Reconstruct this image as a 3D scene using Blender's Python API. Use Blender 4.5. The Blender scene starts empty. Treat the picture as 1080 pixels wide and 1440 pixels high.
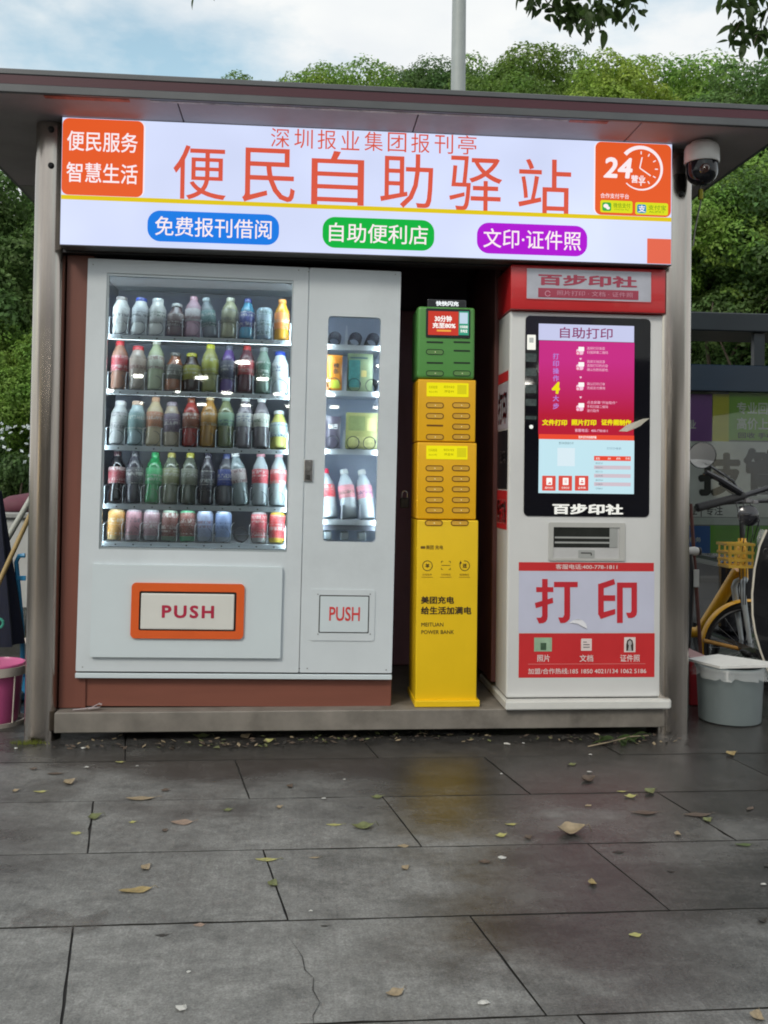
import bpy, bmesh, math, random
import numpy as np
from mathutils import Vector, Matrix
random.seed(7)
SC = bpy.context.scene
COL = SC.collection
R = math.radians
# ------------------------------------------------------------------ camera
FPX, CX, CY = 1320.0, 540.0, 646.0
CAM = Vector((0, -4.244, 1.18))
YAW, PITCH, ROLL = R(4.9), R(1.1), 0.013
_f = Vector((math.sin(YAW)*math.cos(PITCH), math.cos(YAW)*math.cos(PITCH), math.sin(PITCH)))
_r0 = Vector((math.cos(YAW), -math.sin(YAW), 0)); _u0 = _r0.cross(_f)
_r = _r0*math.cos(ROLL) + _u0*math.sin(ROLL)
_u = _u0*math.cos(ROLL) - _r0*math.sin(ROLL)
cd = bpy.data.cameras.new('camera'); cam = bpy.data.objects.new('camera', cd); COL.objects.link(cam)
M = Matrix((( _r.x, _u.x, -_f.x), (_r.y, _u.y, -_f.y), (_r.z, _u.z, -_f.z))).to_4x4()
M.translation = CAM; cam.matrix_world = M
cd.sensor_fit = 'VERTICAL'; cd.sensor_height = 36; cd.lens = 36*FPX/1440; cd.shift_y = -(720-CY)/1440
cd.clip_start = .05; cd.clip_end = 600
SC.camera = cam
# ------------------------------------------------------------------ world
w = bpy.data.worlds.new('World'); SC.world = w; w.use_nodes = True
nt = w.node_tree; N = nt.nodes; L = nt.links
bg = N['Background']; bg.inputs['Strength'].default_value = .112
sky = N.new('ShaderNodeTexSky'); sky.sky_type = 'NISHITA'; sky.sun_disc = False
SUN_EL, SUN_ROT = R(42), R(215)
sky.sun_elevation = SUN_EL; sky.sun_rotation = SUN_ROT; sky.air_density = 1.0; sky.dust_density = 1.5
tc = N.new('ShaderNodeTexCoord'); mp = N.new('ShaderNodeMapping'); mp.inputs['Scale'].default_value = (1.0, 1.0, 2.2)
mp.inputs['Location'].default_value = (2.1, .7, .4)
n1 = N.new('ShaderNodeTexNoise'); n1.inputs['Scale'].default_value = 2.3; n1.inputs['Detail'].default_value = 9; n1.inputs['Roughness'].default_value = .55
n2 = N.new('ShaderNodeTexNoise'); n2.inputs['Scale'].default_value = 5; n2.inputs['Detail'].default_value = 6
cr = N.new('ShaderNodeValToRGB'); cr.color_ramp.elements[0].position = .33; cr.color_ramp.elements[1].position = .47
cr2 = N.new('ShaderNodeValToRGB'); cr2.color_ramp.elements[0].position = .3; cr2.color_ramp.elements[1].position = .72
cr2.color_ramp.elements[0].color = (7.3, 7.7, 8.1, 1); cr2.color_ramp.elements[1].color = (9.0, 9.1, 8.9, 1)
mx = N.new('ShaderNodeMix'); mx.data_type = 'RGBA'
sc_ = N.new('ShaderNodeMix'); sc_.data_type = 'RGBA'; sc_.blend_type = 'MULTIPLY'; sc_.inputs[0].default_value = 1
sc_.inputs[7].default_value = (2.7, 2.6, 1.95, 1)
L.new(tc.outputs['Generated'], mp.inputs[0]); L.new(mp.outputs[0], n1.inputs[0]); L.new(mp.outputs[0], n2.inputs[0])
L.new(n1.outputs[0], cr.inputs[0]); L.new(n2.outputs[0], cr2.inputs[0])
L.new(sky.outputs[0], sc_.inputs[6])
L.new(cr.outputs[0], mx.inputs[0]); L.new(sc_.outputs[2], mx.inputs[6]); L.new(cr2.outputs[0], mx.inputs[7]); L.new(mx.outputs[2], bg.inputs[0])
sd = bpy.data.lights.new('sun', 'SUN'); sd.energy = 1.45; sd.angle = R(14); sd.color = (1, .95, .86)
sun = bpy.data.objects.new('sun', sd); COL.objects.link(sun)
_sd = Vector((math.sin(SUN_ROT)*math.cos(SUN_EL), math.cos(SUN_ROT)*math.cos(SUN_EL), math.sin(SUN_EL)))
sun.rotation_euler = _sd.to_track_quat('Z', 'Y').to_euler()
SC.view_settings.view_transform = 'Standard'; SC.view_settings.look = 'None'
SC.view_settings.exposure = 0; SC.view_settings.gamma = 1; SC.view_settings.use_curve_mapping = False
SC.render.engine = 'CYCLES'; SC.cycles.use_denoising = True; SC.cycles.max_bounces = 8; SC.cycles.filter_width = 1.9
SC.cycles.sample_clamp_indirect = 4; SC.cycles.caustics_reflective = False; SC.cycles.caustics_refractive = False

# ------------------------------------------------------------------ pixel helpers (photo pixels 1080x1440)
def ray(px, py):
    return _r*((px-CX)/FPX) - _u*((py-CY)/FPX) + _f
def U(px, py, Y):
    d = ray(px, py); t = (Y-CAM.y)/d.y
    return CAM + d*t
def G(px, py, Z=0.0):
    d = ray(px, py); t = (Z-CAM.z)/d.z
    return CAM + d*t
class Fr:
    """a vertical plane facing the viewer; rect() gives x0,x1,z0,z1 of a photographed rectangle, undoing the thing's lean"""
    def __init__(s, Y, lean=0.0, piv=(0, 0)):
        s.Y = Y; s.lean = lean; s.piv = piv
    def pt(s, px, py, Y=None):
        p = U(px, py, s.Y if Y is None else Y)
        x, z = p.x-s.piv[0], p.z-s.piv[1]; c, n = math.cos(s.lean), math.sin(s.lean)
        return (s.piv[0] + x*c + z*n*-1, s.piv[1] + x*n + z*c)   # inverse of a clockwise lean
    def rect(s, x0, y0, x1, y1, Y=None):
        cx, cy = (x0+x1)/2, (y0+y1)/2
        a = s.pt(x0, cy, Y); b = s.pt(x1, cy, Y); c = s.pt(cx, y0, Y); d = s.pt(cx, y1, Y); m = s.pt(cx, cy, Y)
        w_, h_ = b[0]-a[0], c[1]-d[1]
        return (m[0]-w_/2, m[0]+w_/2, m[1]-h_/2, m[1]+h_/2)

# ------------------------------------------------------------------ materials
def s2l(c):
    return tuple(((v/255)/12.92 if v/255 <= .04045 else ((v/255+.055)/1.055)**2.4) for v in c)
MC = {}
def mat(name, col, rough=.5, metal=0., var=.08, scale=6., bump=0., emit=None, es=1., spec=.5, coat=0., trans=0., stretch=None, dirt=0., sub=0.):
    """principled material with a procedural colour variation, optional bump and dirt; col is linear"""
    if name in MC: return MC[name]
    m = bpy.data.materials.new(name); m.use_nodes = True; t = m.node_tree; n = t.nodes; l = t.links
    b = n['Principled BSDF']
    b.inputs['Roughness'].default_value = rough; b.inputs['Metallic'].default_value = metal
    b.inputs['Specular IOR Level'].default_value = spec; b.inputs['Coat Weight'].default_value = coat
    b.inputs['Transmission Weight'].default_value = trans
    co = n.new('ShaderNodeTexCoord'); mpn = n.new('ShaderNodeMapping'); l.new(co.outputs['Object'], mpn.inputs[0])
    if stretch: mpn.inputs['Scale'].default_value = stretch
    nz = n.new('ShaderNodeTexNoise'); nz.inputs['Scale'].default_value = scale; nz.inputs['Detail'].default_value = 6; nz.inputs['Roughness'].default_value = .6
    l.new(mpn.outputs[0], nz.inputs[0])
    rp = n.new('ShaderNodeMapRange'); rp.inputs[1].default_value = .3; rp.inputs[2].default_value = .7
    rp.inputs[3].default_value = 1-var; rp.inputs[4].default_value = 1+var; l.new(nz.outputs[0], rp.inputs[0])
    vm = n.new('ShaderNodeVectorMath'); vm.operation = 'SCALE'; vm.inputs[0].default_value = col; l.new(rp.outputs[0], vm.inputs['Scale'])
    out = vm.outputs[0]
    if dirt:
        nd = n.new('ShaderNodeTexNoise'); nd.inputs['Scale'].default_value = scale*.37; nd.inputs['Detail'].default_value = 8; nd.inputs['Roughness'].default_value = .7
        l.new(mpn.outputs[0], nd.inputs[0])
        dr = n.new('ShaderNodeMapRange'); dr.inputs[1].default_value = .5; dr.inputs[2].default_value = .68; dr.inputs[4].default_value = dirt; l.new(nd.outputs[0], dr.inputs[0])
        dm = n.new('ShaderNodeMix'); dm.data_type = 'RGBA'; dm.inputs[7].default_value = (.05, .042, .032, 1)
        l.new(dr.outputs[0], dm.inputs[0]); l.new(out, dm.inputs[6]); out = dm.outputs[2]
    l.new(out, b.inputs['Base Color'])
    rr = n.new('ShaderNodeMapRange'); rr.inputs[3].default_value = max(0, rough*.82); rr.inputs[4].default_value = min(1, rough*1.2)
    l.new(nz.outputs[0], rr.inputs[0]); l.new(rr.outputs[0], b.inputs['Roughness'])
    if bump:
        bp = n.new('ShaderNodeBump'); bp.inputs['Strength'].default_value = bump; bp.inputs['Distance'].default_value = .004
        l.new(nz.outputs[0], bp.inputs['Height']); l.new(bp.outputs[0], b.inputs['Normal'])
    if emit is not None:
        b.inputs['Emission Color'].default_value = (*emit, 1); b.inputs['Emission Strength'].default_value = es
    if sub: b.inputs['Subsurface Weight'].default_value = sub
    MC[name] = m; return m
def glow(name, rgb, k=1.0, var=.03):
    """a backlit print: dark base, emission in its own colour with a slight unevenness"""
    if name in MC: return MC[name]
    c = s2l(rgb); m = mat(name, tuple(v*.06 for v in c), rough=.45, var=.02, emit=c, es=k, spec=.12)
    t = m.node_tree; n = t.nodes; l = t.links; b = n['Principled BSDF']
    co = n.new('ShaderNodeTexCoord'); z = n.new('ShaderNodeTexNoise'); z.inputs['Scale'].default_value = 1.7; z.inputs['Detail'].default_value = 2
    l.new(co.outputs['Object'], z.inputs[0]); r = n.new('ShaderNodeMapRange'); r.inputs[1].default_value = .3; r.inputs[2].default_value = .7
    r.inputs[3].default_value = k*(1-var); r.inputs[4].default_value = k*(1+var); l.new(z.outputs[0], r.inputs[0]); l.new(r.outputs[0], b.inputs['Emission Strength'])
    return m
def P(name, rgb, **k): return mat(name, s2l(rgb), **k)
def glass_mat(name, tint=(.95, .98, .98), refl=1.0, rough=.02):
    if name in MC: return MC[name]
    m = bpy.data.materials.new(name); m.use_nodes = True; t = m.node_tree; n = t.nodes; l = t.links
    n.remove(n['Principled BSDF']); o = n['Material Output']
    tr = n.new('ShaderNodeBsdfTransparent'); tr.inputs[0].default_value = (*tint, 1)
    gl = n.new('ShaderNodeBsdfGlossy'); gl.inputs['Roughness'].default_value = rough; gl.inputs[0].default_value = (refl, refl, refl, 1)
    fr = n.new('ShaderNodeFresnel'); fr.inputs[0].default_value = 1.5
    mu = n.new('ShaderNodeMath'); mu.operation = 'MULTIPLY'; mu.inputs[1].default_value = 1.7; l.new(fr.outputs[0], mu.inputs[0])
    mi = n.new('ShaderNodeMixShader'); l.new(mu.outputs[0], mi.inputs[0]); l.new(tr.outputs[0], mi.inputs[1]); l.new(gl.outputs[0], mi.inputs[2])
    l.new(mi.outputs[0], o.inputs[0]); MC[name] = m; return m

# ------------------------------------------------------------------ mesh helpers
ORG = {}
def setp(o, label=None, cat=None, group=None, kind=None):
    if label: o['label'] = label
    if cat: o['category'] = cat
    if group: o['group'] = group
    if kind: o['kind'] = kind
    return o
def thing(name, label, cat, org, group=None, lean=0.0):
    e = bpy.data.objects.new(name, None); COL.objects.link(e); e.empty_display_size = .05
    e.location = org; e.rotation_euler = (0, lean, 0); ORG[e] = Vector(org)
    return setp(e, label, cat, group)
def fin(bm, name, mats, parent=None, smooth=False, org=None, **tags):
    """link bm as one mesh; verts are given in scene coordinates and re-based on the parent's (or own) origin"""
    if parent is not None: o0 = ORG[parent]
    else: o0 = Vector(org) if org else Vector((0, 0, 0))
    if o0.length: bmesh.ops.translate(bm, verts=bm.verts, vec=-o0)
    me = bpy.data.meshes.new(name); bm.to_mesh(me); bm.free()
    if not isinstance(mats, (list, tuple)): mats = [mats]
    for m in mats: me.materials.append(m)
    if smooth:
        me.shade_smooth()
        try: me.set_sharp_from_angle(angle=R(38))
        except Exception: pass
    o = bpy.data.objects.new(name, me); COL.objects.link(o)
    if parent is not None: o.parent = parent
    else: o.location = o0
    ORG[o] = o0
    return setp(o, **tags)
def NB(): return bmesh.new()
def box(bm, x0, x1, y0, y1, z0, z1, bev=0., mi=0, seg=1):
    b2 = bmesh.new(); bmesh.ops.create_cube(b2, size=1)
    for v in b2.verts:
        v.co = Vector((x0+(v.co.x+.5)*(x1-x0), y0+(v.co.y+.5)*(y1-y0), z0+(v.co.z+.5)*(z1-z0)))
    if bev: bmesh.ops.bevel(b2, geom=b2.edges[:], offset=bev, segments=seg, affect='EDGES', profile=.6)
    join(bm, b2, mi); return bm
def join(bm, b2, mi=0, M_=None):
    vs = {}
    for v in b2.verts: vs[v] = bm.verts.new(M_ @ v.co if M_ else v.co)
    for f in b2.faces:
        try: nf = bm.faces.new([vs[v] for v in f.verts]); nf.material_index = mi
        except ValueError: pass
    b2.free()
def rrpts(x0, x1, z0, z1, r, seg=6):
    pts = []
    r = min(r, (x1-x0)/2-1e-5, (z1-z0)/2-1e-5)
    for cx, cz, a0 in ((x1-r, z0+r, -90), (x1-r, z1-r, 0), (x0+r, z1-r, 90), (x0+r, z0+r, 180)):
        for i in range(seg+1):
            a = R(a0+90*i/seg); pts.append((cx+r*math.cos(a), cz+r*math.sin(a)))
    return pts
def prism(bm, pts, y0, y1, mi=0):
    """polygon in XZ extruded from y0 (front) to y1"""
    a = [bm.verts.new((x, y0, z)) for x, z in pts]; b = [bm.verts.new((x, y1, z)) for x, z in pts]
    f = bm.faces.new(a); f.material_index = mi
    f = bm.faces.new(b[::-1]); f.material_index = mi
    k = len(pts)
    for i in range(k):
        f = bm.faces.new((a[i], b[i], b[(i+1) % k], a[(i+1) % k])); f.material_index = mi
def rr(bm, rc, r, y0, y1, seg=6, mi=0): prism(bm, rrpts(*rc, r, seg), y0, y1, mi)
def rrframe(bm, ro, r_o, ri, r_i, y0, y1, seg=6, mi=0):
    """a rounded frame (outer minus inner rounded rect)"""
    A = rrpts(*ro, r_o, seg); B = rrpts(*ri, r_i, seg); k = len(A)
    def ring(p, y): return [bm.verts.new((x, y, z)) for x, z in p]
    a0, b0, a1, b1 = ring(A, y0), ring(B, y0), ring(A, y1), ring(B, y1)
    for i in range(k):
        j = (i+1) % k
        for q in ((a0[i], b0[i], b0[j], a0[j]), (a1[i], a1[j], b1[j], b1[i]), (a0[i], a0[j], a1[j], a1[i]), (b0[i], b1[i], b1[j], b0[j])):
            f = bm.faces.new(q); f.material_index = mi
def lathe(bm, prof, c=(0, 0, 0), seg=20, mi=0, sx=1., sy=1., close=True):
    rings = []
    for r_, z in prof:
        if r_ < 1e-6: rings.append([bm.verts.new((c[0], c[1], c[2]+z))])
        else: rings.append([bm.verts.new((c[0]+sx*r_*math.cos(2*math.pi*i/seg), c[1]+sy*r_*math.sin(2*math.pi*i/seg), c[2]+z)) for i in range(seg)])
    for a, b in zip(rings[:-1], rings[1:]):
        for i in range(seg):
            j = (i+1) % seg
            if len(a) == 1 and len(b) == 1: continue
            q = (a[0], b[j], b[i]) if len(a) == 1 else ((a[i], a[j], b[0]) if len(b) == 1 else (a[i], a[j], b[j], b[i]))
            f = bm.faces.new(q); f.material_index = mi
def tube(bm, pts, r, seg=8, mi=0, cap=True):
    pts = [Vector(p) for p in pts]; rad = r if isinstance(r, (list, tuple)) else [r]*len(pts)
    prev = None; up = None
    for k, p in enumerate(pts):
        d = (pts[min(k+1, len(pts)-1)]-pts[max(k-1, 0)]).normalized()
        if up is None:
            up = d.orthogonal().normalized()
        else:
            up = (up-d*up.dot(d)).normalized()
        s = d.cross(up)
        ring = [bm.verts.new(p+(up*math.cos(2*math.pi*i/seg)+s*math.sin(2*math.pi*i/seg))*rad[k]) for i in range(seg)]
        if prev:
            for i in range(seg):
                f = bm.faces.new((prev[i], prev[(i+1) % seg], ring[(i+1) % seg], ring[i])); f.material_index = mi
        elif cap: bm.faces.new(ring[::-1]).material_index = mi
        prev = ring
    if cap: bm.faces.new(prev).material_index = mi
def arcp(c, r, a0, a1, n, ax=Vector((1, 0, 0)), az=Vector((0, 0, 1))):
    return [Vector(c)+ax*(r*math.cos(R(a0+(a1-a0)*i/n)))+az*(r*math.sin(R(a0+(a1-a0)*i/n))) for i in range(n+1)]
def txt(s, rc, y, m, parent, bold=0., name='lettering', keep=False, shear=0., label=None, space=1., fit='both', slant=0.):
    """flat lettering fitted into rc = x0,x1,z0,z1 on the plane y, facing the viewer"""
    c = bpy.data.curves.new('lettering', 'FONT'); c.body = s; c.resolution_u = 3; c.space_character = space; c.shear = shear; c.align_x = 'CENTER'
    o = bpy.data.objects.new('tmp', c); me0 = o.to_mesh()
    bm = bmesh.new(); bm.from_mesh(me0); o.to_mesh_clear(); bpy.data.objects.remove(o)
    if bold:                                   # heavier weight: the glyph laid over itself a little to each side
        nd = 8 if bold >= .02 else 4; vs0, fs0 = bm.verts[:], bm.faces[:]
        lay = {v: 0 for v in vs0}
        for k in range(nd):
            a_ = 2*math.pi*(k+.5)/nd; mp_ = {v: bm.verts.new((v.co.x+bold*math.cos(a_), v.co.y+bold*math.sin(a_), (k+1)*1.0)) for v in vs0}
            for f in fs0:
                try: bm.faces.new([mp_[v] for v in f.verts])
                except ValueError: pass
    xs = [v.co.x for v in bm.verts]; ys = [v.co.y for v in bm.verts]
    a, b, c0, d = min(xs), max(xs), min(ys), max(ys)
    kx = (rc[1]-rc[0])/(b-a); kz = (rc[3]-rc[2])/(d-c0)
    if keep: kx = kz = min(kx, kz)
    mx_, mz_ = (rc[0]+rc[1])/2, (rc[2]+rc[3])/2
    for v in bm.verts:
        X = (v.co.x-(a+b)/2)*kx; Z = (v.co.y-(c0+d)/2)*kz
        v.co = Vector((mx_+X, y-.00003*round(v.co.z), mz_+Z+slant*X))
    return fin(bm, name, m, parent, label=label)
# ================================================================== GROUND
def tile_mat():
    m = bpy.data.materials.new('wet_concrete_paving'); m.use_nodes = True; t = m.node_tree; n = t.nodes; l = t.links; b = n['Principled BSDF']
    co = n.new('ShaderNodeTexCoord'); oi = n.new('ShaderNodeObjectInfo')
    wet = n.new('ShaderNodeTexNoise'); wet.inputs['Scale'].default_value = .75; wet.inputs['Detail'].default_value = 7; wet.inputs['Roughness'].default_value = .58
    mw = n.new('ShaderNodeMapping'); mw.inputs['Location'].default_value = (3.1, 1.7, 0); mw.inputs['Scale'].default_value = (.8, 1.35, 1)
    l.new(co.outputs['Object'], mw.inputs[0]); l.new(mw.outputs[0], wet.inputs[0])
    sx = n.new('ShaderNodeSeparateXYZ'); l.new(co.outputs['Object'], sx.inputs[0])
    # the paving stays wetter towards the kiosk and to the right, where water stands
    gy = n.new('ShaderNodeMapRange'); gy.inputs[1].default_value = -2.2; gy.inputs[2].default_value = -.2; gy.inputs[3].default_value = -.13; gy.inputs[4].default_value = .16; l.new(sx.outputs[1], gy.inputs[0])
    gx = n.new('ShaderNodeMapRange'); gx.inputs[1].default_value = -1.0; gx.inputs[2].default_value = 1.7; gx.inputs[3].default_value = -.03; gx.inputs[4].default_value = .13; l.new(sx.outputs[0], gx.inputs[0])
    a1 = n.new('ShaderNodeMath'); a1.operation = 'ADD'; l.new(wet.outputs[0], a1.inputs[0]); l.new(gy.outputs[0], a1.inputs[1])
    a2 = n.new('ShaderNodeMath'); a2.operation = 'ADD'; l.new(a1.outputs[0], a2.inputs[0]); l.new(gx.outputs[0], a2.inputs[1])
    wr = n.new('ShaderNodeMapRange'); wr.inputs[1].default_value = .44; wr.inputs[2].default_value = .66; wr.interpolation_type = 'SMOOTHSTEP'; l.new(a2.outputs[0], wr.inputs[0])
    fine = n.new('ShaderNodeTexNoise'); fine.inputs['Scale'].default_value = 160; fine.inputs['Detail'].default_value = 4; fine.inputs['Roughness'].default_value = .7; l.new(co.outputs['Object'], fine.inputs[0])
    mid = n.new('ShaderNodeTexNoise'); mid.inputs['Scale'].default_value = 7; mid.inputs['Detail'].default_value = 8; mid.inputs['Roughness'].default_value = .65; l.new(co.outputs['Object'], mid.inputs[0])
    # combed finish: faint grooves running away from the viewer
    mc = n.new('ShaderNodeMapping'); mc.inputs['Scale'].default_value = (1, .035, 1); mc.inputs['Rotation'].default_value = (0, 0, R(2)); l.new(co.outputs['Object'], mc.inputs[0])
    comb = n.new('ShaderNodeTexNoise'); comb.inputs['Scale'].default_value = 95; comb.inputs['Detail'].default_value = 2; l.new(mc.outputs[0], comb.inputs[0])
    def mr(src, f0, f1, t0, t1):
        r_ = n.new('ShaderNodeMapRange'); r_.inputs[1].default_value = f0; r_.inputs[2].default_value = f1; r_.inputs[3].default_value = t0; r_.inputs[4].default_value = t1; l.new(src, r_.inputs[0]); return r_.outputs[0]
    def mul(a, b_):
        q = n.new('ShaderNodeMath'); q.operation = 'MULTIPLY'
        for i, v in enumerate((a, b_)):
            if isinstance(v, float): q.inputs[i].default_value = v
            else: l.new(v, q.inputs[i])
        return q.outputs[0]
    k = mul(mul(mr(fine.outputs[0], .3, .7, .62, 1.42), mr(mid.outputs[0], .3, .7, .66, 1.3)), mul(mr(comb.outputs[0], .3, .7, .93, 1.07), mr(oi.outputs['Random'], 0, 1, .86, 1.12)))
    cm = n.new('ShaderNodeMix'); cm.data_type = 'RGBA'; cm.inputs[6].default_value = (.158, .160, .154, 1); cm.inputs[7].default_value = (.042, .040, .038, 1); l.new(wr.outputs[0], cm.inputs[0])
    st = n.new('ShaderNodeTexNoise'); st.inputs['Scale'].default_value = 2.6; st.inputs['Detail'].default_value = 5; st.inputs['Roughness'].default_value = .55; ms = n.new('ShaderNodeMapping'); ms.inputs['Scale'].default_value = (1, 2.2, 1); ms.inputs['Location'].default_value = (7, 3, 0); l.new(co.outputs['Object'], ms.inputs[0]); l.new(ms.outputs[0], st.inputs[0])
    sp2 = n.new('ShaderNodeTexNoise'); sp2.inputs['Scale'].default_value = 38; sp2.inputs['Detail'].default_value = 6; sp2.inputs['Roughness'].default_value = .75; l.new(co.outputs['Object'], sp2.inputs[0]); k = mul(k, mr(sp2.outputs[0], .34, .66, .76, 1.26))
    k = mul(k, mr(st.outputs[0], .56, .63, 1.0, .74))
    vs = n.new('ShaderNodeVectorMath'); vs.operation = 'SCALE'; l.new(cm.outputs[2], vs.inputs[0]); l.new(k, vs.inputs['Scale']); l.new(vs.outputs[0], b.inputs['Base Color'])
    rgh = n.new('ShaderNodeMath'); rgh.operation = 'ADD'; l.new(mr(wr.outputs[0], 0, 1, .60, .15), rgh.inputs[0]); l.new(mr(mid.outputs[0], .3, .7, -.06, .10), rgh.inputs[1]); l.new(rgh.outputs[0], b.inputs['Roughness'])
    ad = n.new('ShaderNodeMath'); ad.operation = 'ADD'; l.new(mul(fine.outputs[0], .8), ad.inputs[0]); l.new(mul(comb.outputs[0], .18), ad.inputs[1])
    ad2 = n.new('ShaderNodeMath'); ad2.operation = 'ADD'; l.new(ad.outputs[0], ad2.inputs[0]); l.new(mul(mid.outputs[0], 1.2), ad2.inputs[1])
    bp = n.new('ShaderNodeBump'); bp.inputs['Distance'].default_value = .003; l.new(mr(wr.outputs[0], 0, 1, .75, .5), bp.inputs['Strength']); l.new(ad2.outputs[0], bp.inputs['Height']); l.new(bp.outputs[0], b.inputs['Normal'])
    return m
TILE = tile_mat()
GROUT = mat('grout_dirt', (.022, .021, .019), rough=.6, var=.3, scale=20)
bm = NB(); box(bm, -150, 150, -60, 150, -.35, -.05)
fin(bm, 'ground', mat('soil_ground', (.05, .055, .035), rough=.9, var=.3, scale=.5), org=(0, 0, -.05), kind='structure')
bm = NB(); box(bm, -9, 9, -11, 3.4, -.049, -.007)
pav = fin(bm, 'pavement', GROUT, kind='structure', org=(0, 0, 0))
SL = -.179; W = 1.045; RD = .477
anch = {0: (103, 1305), 1: (370, 1195), 2: (540, 1123), 3: (333, 1075), -1: (820, 1437)}
nst = 0
for k in range(-3, 15):
    ya = CAM.y+2.05+RD*k; yb = ya+RD
    if k in anch:
        g = G(*anch[k]); x0 = g.x-SL*(g.y-ya)
    else: x0 = random.uniform(0, W)
    i0 = int((-3.6-x0)//W); i1 = int((5.2-x0)//W)
    for i in range(i0, i1):
        g_ = .0026; a = x0+i*W
        z = random.uniform(-.0012, .0012)
        C4 = [(a+g_, ya+g_), (a+W-g_, ya+g_), (a+W-g_+SL*RD, yb-g_), (a+g_+SL*RD, yb-g_)]; P4 = []
        for q in range(4):                       # slightly worn, uneven edges
            (xa_, ya_), (xb_, yb_) = C4[q], C4[(q+1) % 4]; ns_ = 18 if q % 2 == 0 else 9
            for e in range(ns_):
                t = e/ns_; jx = random.gauss(0, .0009)+(random.uniform(.002, .006) if random.random() < .035 else 0); sx_, sy_ = ((0, 1), (-1, 0), (0, -1), (1, 0))[q]
                P4.append((xa_+(xb_-xa_)*t+sx_*abs(jx)*(e > 0), ya_+(yb_-ya_)*t+sy_*abs(jx)*(e > 0)))
        bm = NB(); nP = len(P4)
        top = [bm.verts.new((x, y, z)) for x, y in P4]; bot = [bm.verts.new((x, y, -.02)) for x, y in P4]
        bm.faces.new(top)
        for q in range(nP): bm.faces.new((top[q], bot[q], bot[(q+1) % nP], top[(q+1) % nP])).material_index = 1
        fin(bm, 'paving_stone', [TILE, GROUT], pav); nst += 1
# crack in the front stone
cp = [(405, 1317), (418, 1334), (425, 1345), (429, 1364), (441, 1375), (440, 1392), (450, 1410), (440, 1428), (441, 1439)]
bm = NB(); pv = None
for j, (a, b) in enumerate(cp):
    wd = (.0004, .0005, .0011, .0014, .0007, .0013, .0006, .0010, .0004)[j]
    g = G(a, b, .0018); va, vb = bm.verts.new((g.x-wd, g.y, .0018)), bm.verts.new((g.x+wd, g.y, .0018))
    if pv: bm.faces.new((pv[0], pv[1], vb, va))
    pv = (va, vb)
fin(bm, 'crack', GROUT, pav)
# road beyond with kerb and painted line
ASPH = mat('asphalt', (.055, .056, .058), rough=.7, var=.25, scale=60, bump=.5)
bm = NB(); box(bm, -60, 60, 6.6, 13.5, -.049, -.02); road = fin(bm, 'road', ASPH, kind='structure', org=(0, 6.6, -.02))
bm = NB(); box(bm, -9, 9, 3.4, 6.45, -.049, -.003); fin(bm, 'rear_pavement', mat('pale_paving', (.17, .17, .165), rough=.55, var=.18, scale=5, bump=.3), kind='structure', org=(0, 3.4, 0))
bm = NB(); box(bm, -60, 60, 6.45, 6.6, -.049, .06, .015); fin(bm, 'kerb', mat('kerb_stone', (.28, .28, .27), rough=.7, var=.15, scale=12), kind='structure', org=(0, 6.5, 0))
bm = NB(); box(bm, -60, 60, 7.1, 7.25, -.019, -.012); fin(bm, 'yellow_line', mat('yellow_road_paint', (.62, .50, .08), rough=.6, var=.2, scale=15), road)
bm = NB(); box(bm, -60, 60, 13.5, 90, -.049, .02); fin(bm, 'verge', mat('verge_soil', (.035, .05, .022), rough=.95, var=.35, scale=1.2, bump=.6), kind='structure', org=(0, 13.5, 0))

# ================================================================== KIOSK SHELL
STEEL = mat('brushed_stainless', (.44, .395, .355), rough=.19, metal=1, var=.22, scale=2.0, stretch=(5, 5, .45), dirt=.35)
STEELD = mat('dull_steel_plate', (.22, .215, .21), rough=.45, metal=.8, var=.15, scale=6, dirt=.3)
SOF = mat('soffit_aluminium', (.40, .365, .37), rough=.6, metal=.15, var=.12, scale=3, dirt=.25)
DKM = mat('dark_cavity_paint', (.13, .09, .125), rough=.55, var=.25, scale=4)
WOOD = mat('red_brown_board', s2l((112, 66, 54)), rough=.5, var=.22, scale=5, stretch=(1, 1, .12), bump=.12, dirt=.25)
WOODH = mat('red_brown_board_laid', s2l((124, 74, 60)), rough=.5, var=.2, scale=5, stretch=(.12, 1, 1), bump=.12, dirt=.25)
MAR = mat('maroon_fascia', s2l((70, 25, 38)), rough=.4, var=.15, scale=4, stretch=(.2, 1, 1))
GRYF = mat('grey_fascia_strip', s2l((90, 92, 94)), rough=.4, metal=.4, var=.12, scale=4, dirt=.25)
CONC = mat('step_concrete', (.19, .172, .15), rough=.6, var=.25, scale=7, bump=.4, dirt=.55)
shell = thing('kiosk_shell', 'open fronted stainless and brown kiosk with a flat overhanging roof', 'kiosk', (.25, .6, 0))
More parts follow.
